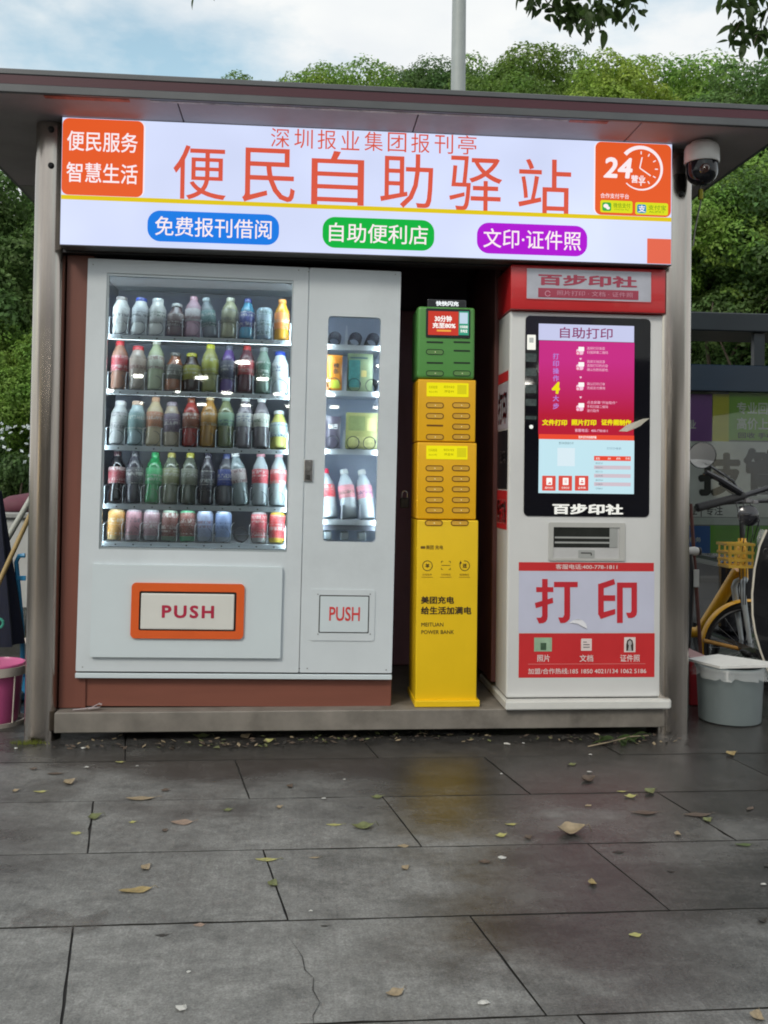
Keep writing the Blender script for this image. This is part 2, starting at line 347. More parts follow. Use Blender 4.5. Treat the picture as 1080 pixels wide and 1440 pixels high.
# posts
F0 = Fr(0.0)
def post(xa, xb):
    bm = NB(); A = [(x, y) for x, y in rrpts(xa, xb, 0.0, .19, .055, 6)]
    lo = [bm.verts.new((x, y, 0)) for x, y in A]; hi = [bm.verts.new((x, y, 2.739)) for x, y in A]
    for i in range(len(A)): bm.faces.new((lo[i], lo[(i+1) % len(A)], hi[(i+1) % len(A)], hi[i]))
    return bm
lp = F0.pt(30, 1000)[0], F0.pt(75, 1000)[0]
rp_ = F0.pt(926, 900)[0], F0.pt(974, 900)[0]
a_post = fin(post(lp[0], lp[1]), 'post', STEEL, shell, smooth=True)
b_post = fin(post(*rp_), 'post', STEEL, shell, smooth=True)
for (px, py) in ((72, 182), (72, 233), (958, 273)):
    c_ = F0.pt(px, py); bm = NB(); lathe(bm, [(0, -.012), (.008, -.011), (.013, -.006), (.014, 0)], seg=12)
    bmesh.ops.rotate(bm, verts=bm.verts, matrix=Matrix.Rotation(R(90), 3, 'X')); 
    for v in bm.verts: v.co.y = -abs(v.co.y)
    bmesh.ops.translate(bm, verts=bm.verts, vec=(c_[0], -.001, c_[1]))
    fin(bm, 'bolt', mat('black_rubber', (.015, .015, .016), rough=.5), a_post if px < 500 else b_post)
# roof
RX0, RX1 = -1.58, 2.13; RY0, RY1 = -.31, 1.75; RZ = 2.753
bm = NB(); box(bm, RX0+.02, RX1-.02, RY0+.02, RY1, RZ+.004, RZ+.07); roof = fin(bm, 'roof', GRYF, shell)
sy = [RY0+.012, RY1]
edges_ = [RX0+.012, -.55, .47, 1.45, RX1-.012]
for a, b in zip(edges_[:-1], edges_[1:]):
    bm = NB(); box(bm, a+.0025, b-.0025, sy[0], .98, RZ-.012, RZ+.002, .002); fin(bm, 'soffit_panel', SOF, roof)
bm = NB(); box(bm, edges_[0], edges_[-1], .985, RY1, RZ-.012, RZ+.002); fin(bm, 'soffit_panel', STEELD, roof)
bm = NB(); box(bm, RX0, RX1, RY0, RY0+.02, RZ+.060, RZ+.084, .003); box(bm, RX0, RX0+.02, RY0+.021, RY1, RZ+.060, RZ+.084, .003); box(bm, RX1-.02, RX1, RY0+.021, RY1, RZ+.060, RZ+.084, .003)
fin(bm, 'upper_trim', GRYF, roof)
bm = NB(); box(bm, RX0+.004, RX1-.004, RY0+.004, RY0+.02, RZ+.022, RZ+.059); box(bm, RX0+.004, RX0+.02, RY0+.021, RY1, RZ+.022, RZ+.059); box(bm, RX1-.02, RX1-.004, RY0+.021, RY1, RZ+.022, RZ+.059)
fin(bm, 'maroon_band', MAR, roof)
bm = NB(); box(bm, RX0, RX1, RY0, RY0+.02, RZ-.014, RZ+.021, .003); box(bm, RX0, RX0+.02, RY0+.021, RY1, RZ-.014, RZ+.021, .003); box(bm, RX1-.02, RX1, RY0+.021, RY1, RZ-.014, RZ+.021, .003)
fin(bm, 'lower_trim', GRYF, roof)
# remains of paint and paper along the soffit edge
bm = NB(); box(bm, F0.pt(90, 150)[0]-.01, F0.pt(205, 150)[0]-.02, RY0+.022, RY0+.052, RZ-.0145, RZ-.0125); fin(bm, 'orange_tape', mat('old_orange_tape', s2l((190, 105, 85)), rough=.6, var=.4, scale=25), roof)
bm = NB(); box(bm, 1.13, 1.30, RY0+.022, RY0+.048, RZ-.0145, RZ-.0125)
fin(bm, 'orange_tape', mat('old_orange_tape', s2l((190, 105, 85)), rough=.6, var=.4, scale=25), roof)
bm = NB(); box(bm, -.66, 1.12, RY0+.022, RY0+.04, RZ-.0145, RZ-.0125)
fin(bm, 'peeling_tape', mat('old_white_tape', s2l((190, 188, 182)), rough=.6, var=.5, scale=22), roof)
# cabin: walls, back, ceiling
CBX0, CBX1 = lp[0]+.03, rp_[1]-.03
bm = NB(); box(bm, CBX0, CBX0+.03, .193, 1.15, .045, 2.738); fin(bm, 'side_wall', STEELD, shell)
bm = NB(); box(bm, CBX1-.03, CBX1, .193, 1.15, .045, 2.738); fin(bm, 'side_wall', STEELD, shell)
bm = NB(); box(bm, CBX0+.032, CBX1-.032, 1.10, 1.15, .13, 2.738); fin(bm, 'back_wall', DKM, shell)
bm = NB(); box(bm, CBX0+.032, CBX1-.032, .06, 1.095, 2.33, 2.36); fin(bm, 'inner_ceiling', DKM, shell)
xl = F0.pt(80, 700)[0]
bm = NB(); box(bm, F0.pt(86, 360)[0], F0.pt(945, 360)[0], .03, .10, 2.165, 2.20); fin(bm, 'lintel', mat('black_lintel', (.02, .02, .022), rough=.4), shell)
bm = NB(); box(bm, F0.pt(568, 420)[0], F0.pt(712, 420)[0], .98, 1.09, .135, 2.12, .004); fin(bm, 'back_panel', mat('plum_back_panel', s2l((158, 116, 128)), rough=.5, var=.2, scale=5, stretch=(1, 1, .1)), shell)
# brown boards
bm = NB(); box(bm, lp[1]+.003, -.955, .07, .14, .131, 2.163, .003); fin(bm, 'side_board', WOOD, shell)
bm = NB(); box(bm, .925, .955, .285, 1.09, .19, 2.3, .003); fin(bm, 'partition_board', mat('dark_maroon_board', s2l((110, 70, 68)), rough=.55, var=.25, scale=5, stretch=(1, 1, .12)), shell)
# platform
plx = F0.pt(76, 1010)[0], F0.pt(935, 1010)[0]
bm = NB(); box(bm, plx[0], plx[1], 0.0, 1.15, .039, .129, .004); plat = fin(bm, 'platform', CONC, shell)
for x in (plx[0]+.25, .1, .75, plx[1]-.3):
    bm = NB(); box(bm, x, x+.12, .25, .9, 0, .038); fin(bm, 'platform_foot', GROUT, plat)

# ================================================================== SIGN BOARD
YS = -.06; FS = Fr(YS)
sx0, sz1 = FS.pt(88, 163); sx1, _z = FS.pt(945, 200); _x, sz0 = FS.pt(516, 357.5)
sz1 = (sz1+_z)/2 - .008
sign = thing('light_box_sign', 'long glowing white light box sign with orange lettering across the kiosk front', 'sign', ((sx0+sx1)/2, 0, sz0))
bm = NB(); box(bm, sx0-.004, sx1+.004, YS+.004, .028, sz0-.006, sz1+.006, .003); fin(bm, 'case', STEELD, sign)
LWHT = glow('lit_white_acrylic', (213, 222, 252), 1.0, .09)
bm = NB(); box(bm, sx0, sx1, YS, YS+.004, sz0, sz1); face = fin(bm, 'face', LWHT, sign)
ORE = glow('lit_orange', (228, 92, 42)); RTX = glow('lit_red_orange', (216, 88, 66)); WTX = glow('lit_white_print', (250, 236, 240)); YEL = glow('lit_yellow', (222, 196, 20))
def fit(F, x0, y0, x1, y1): return F.rect(x0, y0, x1, y1)
ybot = []
a = FS.pt(88, 277); b = FS.pt(943, 309)
bm = NB(); zc = (a[1]+b[1])/2; box(bm, sx0+.001, sx1-.001, YS-.0012, YS-.0002, zc-.0095, zc+.0095); fin(bm, 'yellow_stripe', YEL, face)
rc = fit(FS, 89, 166, 202, 279); rc = (sx0+.002, rc[1], zc+.0105, sz1-.003)
bm = NB(); rr(bm, (rc[0], rc[1]+.006, rc[2], rc[3]), .03, YS-.0022, YS-.0013); fin(bm, 'badge_edge', WTX, face)
bm = NB(); rr(bm, rc, .028, YS-.0032, YS-.0023); bd = fin(bm, 'orange_badge', ORE, face)
txt('便民服务', fit(FS, 95, 186, 194, 214), YS-.0045, WTX, bd, bold=.012)
txt('智慧生活', fit(FS, 94, 230, 194, 258), YS-.0045, WTX, bd, bold=.012)
def spaced(s, c0, c1, wch, hch, m, parent, bold=0., y=YS-.0016, F=None):
    F = F or FS
    """characters centred on a line from c0 to c1 (photo pixels)"""
    n = len(s)
    for i, ch in enumerate(s):
        t = i/(n-1); cx = c0[0]+(c1[0]-c0[0])*t; cy = c0[1]+(c1[1]-c0[1])*t
        txt(ch, F.rect(cx-wch/2, cy-hch/2, cx+wch/2, cy+hch/2), y, m, parent, bold=bold)
spaced('深圳报业集团报刊亭', (394, 194), (657, 204), 26, 27, RTX, face)
spaced('便民自助驿站', (281, 243), (766, 262), 74, 76, RTX, face, bold=.004)
for s, (x0, x1, yc), mm in (('免费报刊借阅', (208, 393, 320.5), glow('lit_blue', (22, 122, 226))), ('自助便利店', (454, 611, 329), glow('lit_green', (10, 176, 62))), ('文印·证件照', (671, 826, 337), glow('lit_purple', (172, 22, 206)))):
    bm = NB(); rr(bm, fit(FS, x0, yc-21.5, x1, yc+21.5), .055, YS-.0022, YS-.0003, 8); pl = fin(bm, 'pill_badge', mm, face, label={0: 'blue pill badge', 1: 'green pill badge', 2: 'purple pill badge'}[(x0 > 400)+(x0 > 600)])
    k = .885
    txt(s, fit(FS, (x0+x1)/2-(x1-x0)/2*k, yc-13.5, (x0+x1)/2+(x1-x0)/2*k, yc+13.5), YS-.0035, WTX, pl, bold=.008)
rc = fit(FS, 837, 195, 944, 303); rc = (rc[0], sx1-.004, zc+.0105, sz1-.003)
bm = NB(); rr(bm, (rc[0]-.006, rc[1], rc[2], rc[3]), .03, YS-.0022, YS-.0013); fin(bm, 'badge_edge', WTX, face)
bm = NB(); rr(bm, rc, .028, YS-.0032, YS-.0023); bd = fin(bm, 'orange_badge', ORE, face)
c_ = FS.pt(901, 237.5); rad = .098; yk = YS-.0044
bm = NB(); n_ = 46
def arcband(bm, c, r0, a0, a1, w0, w1, y, n=44):
    pv = None
    for i in range(n+1):
        t = i/n; a = R(a0+(a1-a0)*t); wd = (w0+(w1-w0)*t)/2
        va = bm.verts.new((c[0]+(r0-wd)*math.cos(a), y, c[1]+(r0-wd)*math.sin(a))); vb = bm.verts.new((c[0]+(r0+wd)*math.cos(a), y, c[1]+(r0+wd)*math.sin(a)))
        if pv: bm.faces.new((pv[0], pv[1], vb, va))
        pv = (va, vb)
arcband(bm, c_, rad, 140, -135, .019, .005, yk)
for i in range(7):
    a = R(90-30*i); r0, r1 = .066, .080
    p0 = Vector((c_[0]+r0*math.cos(a), yk, c_[1]+r0*math.sin(a))); p1 = Vector((c_[0]+r1*math.cos(a), yk, c_[1]+r1*math.sin(a))); s_ = Vector((-math.sin(a), 0, math.cos(a)))*.0025
    bm.faces.new([bm.verts.new(q) for q in (p0-s_, p1-s_, p1+s_, p0+s_)])
for a, ln, wd in ((78, .052, .0028), (-33, .062, .0028)):
    a = R(a); p0 = Vector((c_[0]-.006, yk, c_[1]+.002)); p1 = p0+Vector((math.cos(a), 0, math.sin(a)))*ln; s_ = Vector((-math.sin(a), 0, math.cos(a)))*wd
    bm.faces.new([bm.verts.new(q) for q in (p0-s_, p1-s_, p1+s_, p0+s_)])
fin(bm, 'clock_emblem', WTX, bd)
bm = NB(); cc = FS.pt(864, 237); 
txt('24', fit(FS, 848, 222, 889, 251), YS-.0056, WTX, bd, bold=.03, shear=.12)
txt('营业', fit(FS, 887, 247, 907, 258), YS-.0056, WTX, bd, bold=.03)
txt('合作支付平台', fit(FS, 844, 272.5, 884, 279.5), YS-.0045, WTX, bd, bold=.01)
LIM = glow('lit_lime', (214, 220, 30)); 
for x0, x1, s, e, ec in ((844, 890, '微信支付', 'WeChat Pay', (60, 170, 70)), (893, 940, '支付宝', 'ALIPAY', (30, 140, 190))):
    yc = 291 if x0 < 860 else 294
    bm = NB(); rr(bm, fit(FS, x0, yc-8.5, x1-1, yc+8.5), .008, YS-.0042, YS-.0033, 4); pp = fin(bm, 'payment_badge', LIM, bd)
    bm = NB(); rr(bm, fit(FS, x0+2.5, yc-6, x0+15, yc+6), .008, YS-.0052, YS-.0043, 4); ic = fin(bm, 'payment_icon', glow('lit_icon%d' % x0, ec), bd)
    if x0 < 860:
        bm = NB()
        for qx, qy, qr in ((x0+7.5, yc-1, .012), (x0+10.5, yc+2, .009)):
            q = FS.pt(qx, qy); bm.faces.new([bm.verts.new((q[0]+qr*math.cos(t*math.pi/8), YS-.0058-(qr < .01)*.0004, q[1]+qr*.8*math.sin(t*math.pi/8))) for t in range(16)])
        fin(bm, 'speech_bubbles', WTX, bd)
    else: txt('支', fit(FS, x0+4, yc-5, x0+14, yc+5), YS-.0058, WTX, bd, bold=.02)
    txt(s, fit(FS, x0+18, yc-5, x1-4, yc+2), YS-.0052, glow('lit_olive', (110, 150, 30)), bd, bold=.01)
    txt(e, fit(FS, x0+19, yc+3, x1-6, yc+6), YS-.0052, glow('lit_olive', (110, 150, 30)), bd)
bm = NB(); rc = fit(FS, 910, 336, 941.5, 368); box(bm, rc[0], sx1-.002, YS-.0022, YS-.0004, sz0+.001, rc[3]); fin(bm, 'orange_sticker', glow('lit_salmon', (226, 104, 78)), face)
# ================================================================== VENDING MACHINE
YM = .05; LEAN = .011
pb = U(328, 988, .08)
FM = Fr(YM, LEAN, (pb.x, .129))
vm = thing('vending_machine', 'tall white drinks vending machine with two glass windows and orange PUSH flap', 'vending machine', (pb.x, .08, .129), lean=LEAN)
PNT = mat('machine_white_paint', (.60, .65, .68), rough=.4, var=.05, scale=2.5, dirt=.12, coat=.05)
PNT2 = mat('flap_white_paint', (.60, .67, .70), rough=.35, var=.03, scale=3, coat=.15)
a = FM.pt(125, 365); b = FM.pt(105, 948); c = FM.pt(565, 380); d = FM.pt(550, 950)
mx0, mx1 = (a[0]+b[0])/2, (c[0]+d[0])/2; mz1, mz0 = (a[1]+c[1])/2, (b[1]+d[1])/2
xs = FM.pt(428, 650)[0]                       # seam between the doors
W1 = FM.rect(141, 388, 407, 774); W1 = (FM.pt(147, 500)[0], FM.pt(410.5, 500)[0], W1[2], W1[3])
W2 = FM.rect(458, 445, 532, 762)
DEP = .62
# cabinet carcass
bm = NB(); t_ = .02
box(bm, mx0+.004, mx0+.02, YM+.03, YM+DEP, mz0-.01, mz1-.002); box(bm, mx1-.02, mx1-.004, YM+.03, YM+DEP, mz0-.01, mz1-.002)
box(bm, mx0+.021, mx1-.021, YM+.03, YM+DEP, mz1-.03, mz1-.002); box(bm, mx0+.021, mx1-.021, YM+.03, YM+DEP, mz0-.01, W1[2]-.05)
box(bm, xs-.012, xs+.012, YM+.031, YM+DEP-.02, W1[2]-.049, mz1-.031)
fin(bm, 'cabinet', PNT, vm)
def panel(rc, hole, y0, y1, name, m, rad):
    bm = NB(); x0, x1, z0, z1 = rc
    A = rrpts(x0, x1, z0, z1, .006, 6); B = rrpts(*hole, rad, 6)
    rrframe(bm, rc, .006, hole, rad, y0, y1)
    return fin(bm, name, m, vm)
dl = panel((mx0, xs-.0015, mz0+.012, mz1), (W1[0], W1[1], W1[2], W1[3]), YM, YM+.026, 'left_door', PNT, .004)
dr = panel((xs+.0015, mx1, mz0+.012, mz1), W2, YM+.001, YM+.027, 'right_door', PNT, .018)
bm = NB(); box(bm, mx0-.001, mx1+.001, YM-.004, YM+.02, mz0-.018, mz0+.004, .002); fin(bm, 'bottom_rail', PNT2, vm)
bm = NB(); box(bm, mx0+.003, mx1-.003, YM+.012, YM+.03, mz0+.0045, mz0+.0115); fin(bm, 'seam', GROUT, vm)
bx0, bx1 = FM.pt(104, 972)[0], FM.pt(551, 972)[0]
# wooden base
bm = NB(); box(bm, bx0, bx1, .08, .12, .1305, mz0-.0185, .002); fin(bm, 'wooden_base', WOODH, vm)
# window frames, glass
GL = glass_mat('window_glass')
RIM = mat('window_rim', (.42, .47, .49), rough=.3, metal=.5, var=.05)
bm = NB(); rrframe(bm, (W1[0]-.002, W1[1]+.002, W1[2]-.002, W1[3]+.002), .004, (W1[0]+.009, W1[1]-.007, W1[2]+.009, W1[3]-.012), .003, YM+.006, YM+.02)
fin(bm, 'window_frame', RIM, dl)
bm = NB(); box(bm, W1[0]+.001, W1[1]-.001, YM+.0165, YM+.0195, W1[2]+.001, W1[3]-.001); fin(bm, 'window_glass', GL, dl)
bm = NB(); box(bm, W2[0]-.003, W2[1]+.003, YM+.0285, YM+.0315, W2[2]-.003, W2[3]+.003); fin(bm, 'window_glass', GL, dr)
# interior lining
LIN = mat('liner_grey', (.12, .13, .16), rough=.5, var=.15, scale=4); LINB = mat('liner_blue_grey', (.42, .47, .56), rough=.45, var=.1, scale=4)
bm = NB(); iz0, iz1 = W1[2]-.04, mz1-.032
box(bm, mx0+.021, xs-.013, YM+DEP-.06, YM+DEP-.03, iz0, iz1); box(bm, mx0+.0205, mx0+.028, YM+.032, YM+DEP-.061, iz0, iz1); box(bm, xs-.020, xs-.0125, YM+.032, YM+DEP-.061, iz0, iz1)
fin(bm, 'liner', LIN, vm)
bm = NB(); box(bm, xs+.013, mx1-.021, YM+.36, YM+.38, iz0, iz1); box(bm, xs+.0125, xs+.02, YM+.032, YM+.359, iz0, iz1); box(bm, mx1-.03, mx1-.0205, YM+.032, YM+.359, iz0, iz1)
fin(bm, 'liner', LINB, vm)
LED = mat('led_strip', (.8, .8, .8), emit=(.75, .93, 1.0), es=60)
LED2 = mat('led_strip_soft', (.8, .8, .8), emit=(.78, .92, 1.0), es=34)
for x, m_ in ((W1[1]-.001, LED), (W1[0]-.018, LED2)):
    bm = NB(); box(bm, x, x+.009, YM+.030, YM+.036, W1[2]+.02, W1[3]-.01); fin(bm, 'led_strip', m_, vm)
bm = NB(); box(bm, W1[0], W1[1], YM+.034, YM+.042, W1[3]+.002, W1[3]+.008); fin(bm, 'led_strip', LED2, vm)
LED3 = mat('led_strip_narrow', (.8, .8, .8), emit=(.80, .92, 1.0), es=60)
for x in (W2[1]+.004, W2[0]-.012):
    bm = NB(); box(bm, x, x+.006, YM+.034, YM+.040, W2[2]+.02, W2[3]-.01); fin(bm, 'led_strip', LED3, vm)
# shelves
RAIL = mat('shelf_white', (.62, .66, .70), rough=.35, var=.04)
DKR = mat('shelf_hole', (.05, .05, .055), rough=.5)
YR = YM+.045
LED_ADD = mat('added_shelf_led', (.8, .8, .8), emit=(.86, .95, 1.0), es=14)  # glowing strips added behind the rails so every row is lit evenly
sh = [(468, 478), (545, 555), (624, 632), (706, 713.5), (760, 765)]
LABROW = ['top', 'second', 'third', 'fourth', 'lowest']
x_l, x_r = W1[0]-.004, W1[1]+.001
NC = 10
rails = []
TR = R(40)
for i, (yl, yr) in enumerate(sh):
    zt = (FM.pt(160, yl, YR)[1]+FM.pt(400, yr, YR)[1])/2 - .004
    rails.append(zt)
    s_ = None
    bm = NB(); box(bm, x_l, x_r, YR, YR+.006, zt-.022, zt, .001)
    box(bm, x_l, x_r, YR+.006, YR+.03, zt-.010, zt-.006)
    b2 = NB(); box(b2, x_l, x_r, 0, .36, -.004, 0); bmesh.ops.rotate(b2, verts=b2.verts, matrix=Matrix.Rotation(R(4), 3, 'X')); bmesh.ops.translate(b2, verts=b2.verts, vec=(0, YR+.03, zt-.008)); join(bm, b2)
    s_ = fin(bm, 'shelf', RAIL, vm)
    bm = NB(); box(bm, x_l+.01, x_r-.01, YR+.0075, YR+.013, zt-.0215, zt-.0135); fin(bm, 'added_shelf_light', LED_ADD, s_)
    bm = NB()
    for q in range(NC):
        x = x_l+.028+(x_r-x_l-.05)*(q+.5)/NC
        bm.faces.new([bm.verts.new((x+.0045*math.cos(t*math.pi/4), YR-.0006, zt-.012+.0032*math.sin(t*math.pi/4))) for t in range(8)])
    fin(bm, 'rail_holes', DKR, s_)
    for q in range(NC+1):
        x = x_l+.012+(x_r-x_l-.024)*q/NC
        bm = NB(); tube(bm, [(x, YR+.002, zt), (x, YR+.001, zt+.062), (x, YR+.004, zt+.076), (x, YR+.012, zt+.081), (x, YR+.05, zt+.084), (x, YR+.16, zt+.088)], .0017, 5)
        fin(bm, 'divider', RAIL, s_)
# ---- drinks: three shared meshes (body, label, cap) per kind of container
def rev(prof, seg=20):
    bm = NB(); lathe(bm, prof, seg=seg); me = bpy.data.meshes.new('drink'); bm.to_mesh(me); bm.free(); me.materials.append(None); me.shade_smooth()
    try: me.set_sharp_from_angle(angle=R(50))
    except Exception: pass
    return me
KIND = {}
def kind(nm, r, h, neck, lab, cap, shoulder, waist=0, capr=None):
    b_ = [(0, .006), (r*.45, .007), (r*.62, .004), (r*.74, 0), (r*.9, .001), (r*.99, .009), (r, .018), (r, h*.28)]
    if waist: b_ += [(r*.93, h*.34), (r*(1-waist), h*.40), (r*.94, h*.47)]
    b_ += [(r, h*(shoulder-.04)), (r*.97, h*shoulder), (r*.89, h*(shoulder+.06)), (r*.70, h*(shoulder+.12)), (neck*1.25, h*(shoulder+.18)), (neck, h*min(.93, shoulder+.22)), (neck, h*.95), (0, h*.95)]
    l_ = [(r*1.0, h*lab[0]), (r*1.018, h*lab[0]+.001), (r*1.018, h*lab[1]-.001), (r*1.0, h*lab[1])]
    cr_ = capr or neck*1.18
    c_ = [(0, h), (cr_*.9, h), (cr_, h-.003), (cr_, h*.905), (neck, h*.905)]
    KIND[nm] = (rev(b_), rev(l_), rev(c_), r, h, rev([(0, .0045), (r*.5, .005), (r*.6, .0025), (r*.74, -.0012), (r*.86, -.0005), (r*.9, .003)]))
kind('milk', .034, .232, .018, (.30, .72), 1, .72, capr=.023)
kind('pet', .034, .258, .0145, (.36, .68), 1, .70, waist=.06)
kind('slim', .031, .255, .0145, (.26, .66), 1, .68)
kind('tall', .034, .275, .0145, (.40, .66), 1, .67)
kind('round', .037, .205, .019, (.28, .66), 1, .64, capr=.022)
def can(nm, r, h):
    b_ = [(0, .012), (r*.7, .010), (r*.78, .003), (r*.84, 0), (r*.9, .006), (r, .016), (r, h*.93), (r*.88, h*.985), (r*.84, h), (r*.8, h-.004), (0, h-.004)]
    l_ = [(r, .020), (r*1.012, .021), (r*1.012, h*.92), (r, h*.925)]
    c_ = [(r*.3, h-.002), (r*.3, h+.001), (0, h+.001)]
    KIND[nm] = (rev(b_), rev(l_), rev(c_), r, h, rev([(0, .0105), (r*.66, .009), (r*.76, .002), (r*.83, -.001)]))
can('can', .033, .138); can('tallcan', .033, .195)
def dm(rgb, rough=.25, k=''):
    n_ = 'drink_%d_%d_%d%s' % (*rgb, k)
    if n_ in MC: return MC[n_]
    if k == 'clear':
        m = P(n_, rgb, rough=.06, var=.04, scale=9, coat=.5, trans=.2)
    elif k == 'label':
        m = P(n_, rgb, rough=.4, var=.1, scale=8); t = m.node_tree; nn = t.nodes; ll = t.links; b = nn['Principled BSDF']
        # print on the sleeve: rows of small marks with a band of large characters between them
        co = nn.new('ShaderNodeTexCoord'); sp = nn.new('ShaderNodeSeparateXYZ'); ll.new(co.outputs['Object'], sp.inputs[0])
        def mth(op, a, b_=None):
            q = nn.new('ShaderNodeMath'); q.operation = op
            for i_, v_ in enumerate((a, b_)):
                if v_ is None: continue
                if isinstance(v_, (int, float)): q.inputs[i_].default_value = v_
                else: ll.new(v_, q.inputs[i_])
            return q.outputs[0]
        ang = mth('ARCTAN2', sp.outputs[1], sp.outputs[0])
        def rows_(fz, fa, duty, thr, seed):
            zz = mth('MULTIPLY', sp.outputs[2], fz); fr_ = mth('FRACT', zz); fl_ = mth('FLOOR', zz); cb = nn.new('ShaderNodeCombineXYZ')
            ll.new(mth('MULTIPLY', ang, fa), cb.inputs[0]); ll.new(mth('MULTIPLY', fl_, 7.31), cb.inputs[1]); ll.new(mth('MULTIPLY', fr_, 1.6), cb.inputs[2])
            z_ = nn.new('ShaderNodeTexNoise'); z_.inputs['Scale'].default_value = 1.0; z_.inputs['Detail'].default_value = 1.0; ad_ = nn.new('ShaderNodeVectorMath'); ad_.inputs[1].default_value = (seed, seed*.7, 0); ll.new(cb.outputs[0], ad_.inputs[0]); ll.new(ad_.outputs[0], z_.inputs[0])
            return mth('MULTIPLY', mth('LESS_THAN', fr_, duty), mth('GREATER_THAN', z_.outputs[0], thr))
        sd_ = (rgb[0]*3+rgb[1]*5+rgb[2]*7) % 97
        mk = mth('MAXIMUM', rows_(150, 26, .36, .52, sd_), mth('MULTIPLY', rows_(38, 7, .75, .49, sd_+3), mth('GREATER_THAN', mth('SINE', mth('ADD', mth('MULTIPLY', sp.outputs[2], 95.0), float(sd_))), .1)))
        mi = nn.new('ShaderNodeMix'); mi.data_type = 'RGBA'
        lum = sum(rgb)/3; mi.inputs[7].default_value = ((.16, .05, .06, 1), (.05, .09, .2, 1), (.06, .12, .07, 1), (.09, .09, .1, 1))[sd_ % 4] if lum > 140 else (.55, .55, .52, 1)
        src = b.inputs['Base Color'].links[0].from_socket; ll.new(mth('MULTIPLY', mk, .7), mi.inputs[0]); ll.new(src, mi.inputs[6]); ll.new(mi.outputs[2], b.inputs['Base Color'])
    else: m = P(n_, rgb, rough=rough, var=.06, scale=9, coat=.3)
    MC[n_] = m; return m
ZS = [1.0]
def drink(kd, body, lab, cap, label, pos, tilt, cat='bottle', group=None, clear=False, roll=0.):
    me_b, me_l, me_c, r, h, me_d = KIND[kd]
    e = bpy.data.objects.new('drinks_can' if 'can' in kd else 'drinks_bottle', None); COL.objects.link(e)
    # lean of the machine carries the drink with it
    px_, pz_ = FM.piv; x, z = pos[0]-px_, pos[2]-pz_
    c, s = math.cos(LEAN), math.sin(LEAN)
    e.location = (px_+x*c+z*s, pos[1], pz_-x*s+z*c)
    e.rotation_euler = (Matrix.Rotation(LEAN, 4, 'Y') @ Matrix.Rotation(-tilt, 4, 'X') @ Matrix.Rotation(roll, 4, 'Y') @ Matrix.Rotation(random.uniform(0, 6.3), 4, 'Z')).to_euler()
    e.scale = (1.13, 1.13, ZS[0])
    setp(e, label, cat, group)
    def sub(nm, me, m):
        o = bpy.data.objects.new(nm, me); COL.objects.link(o); o.parent = e
        o.material_slots[0].link = 'OBJECT'; o.material_slots[0].material = m
    sub('body', me_b, dm(body, k='clear' if clear else ''))
    if lab: sub('label', me_l, dm(lab, k='label'))
    if cap: sub('cap' if 'can' not in kd else 'ring_pull', me_c, dm(cap))
    return e
WH = (205, 208, 206); SV = (150, 156, 160)
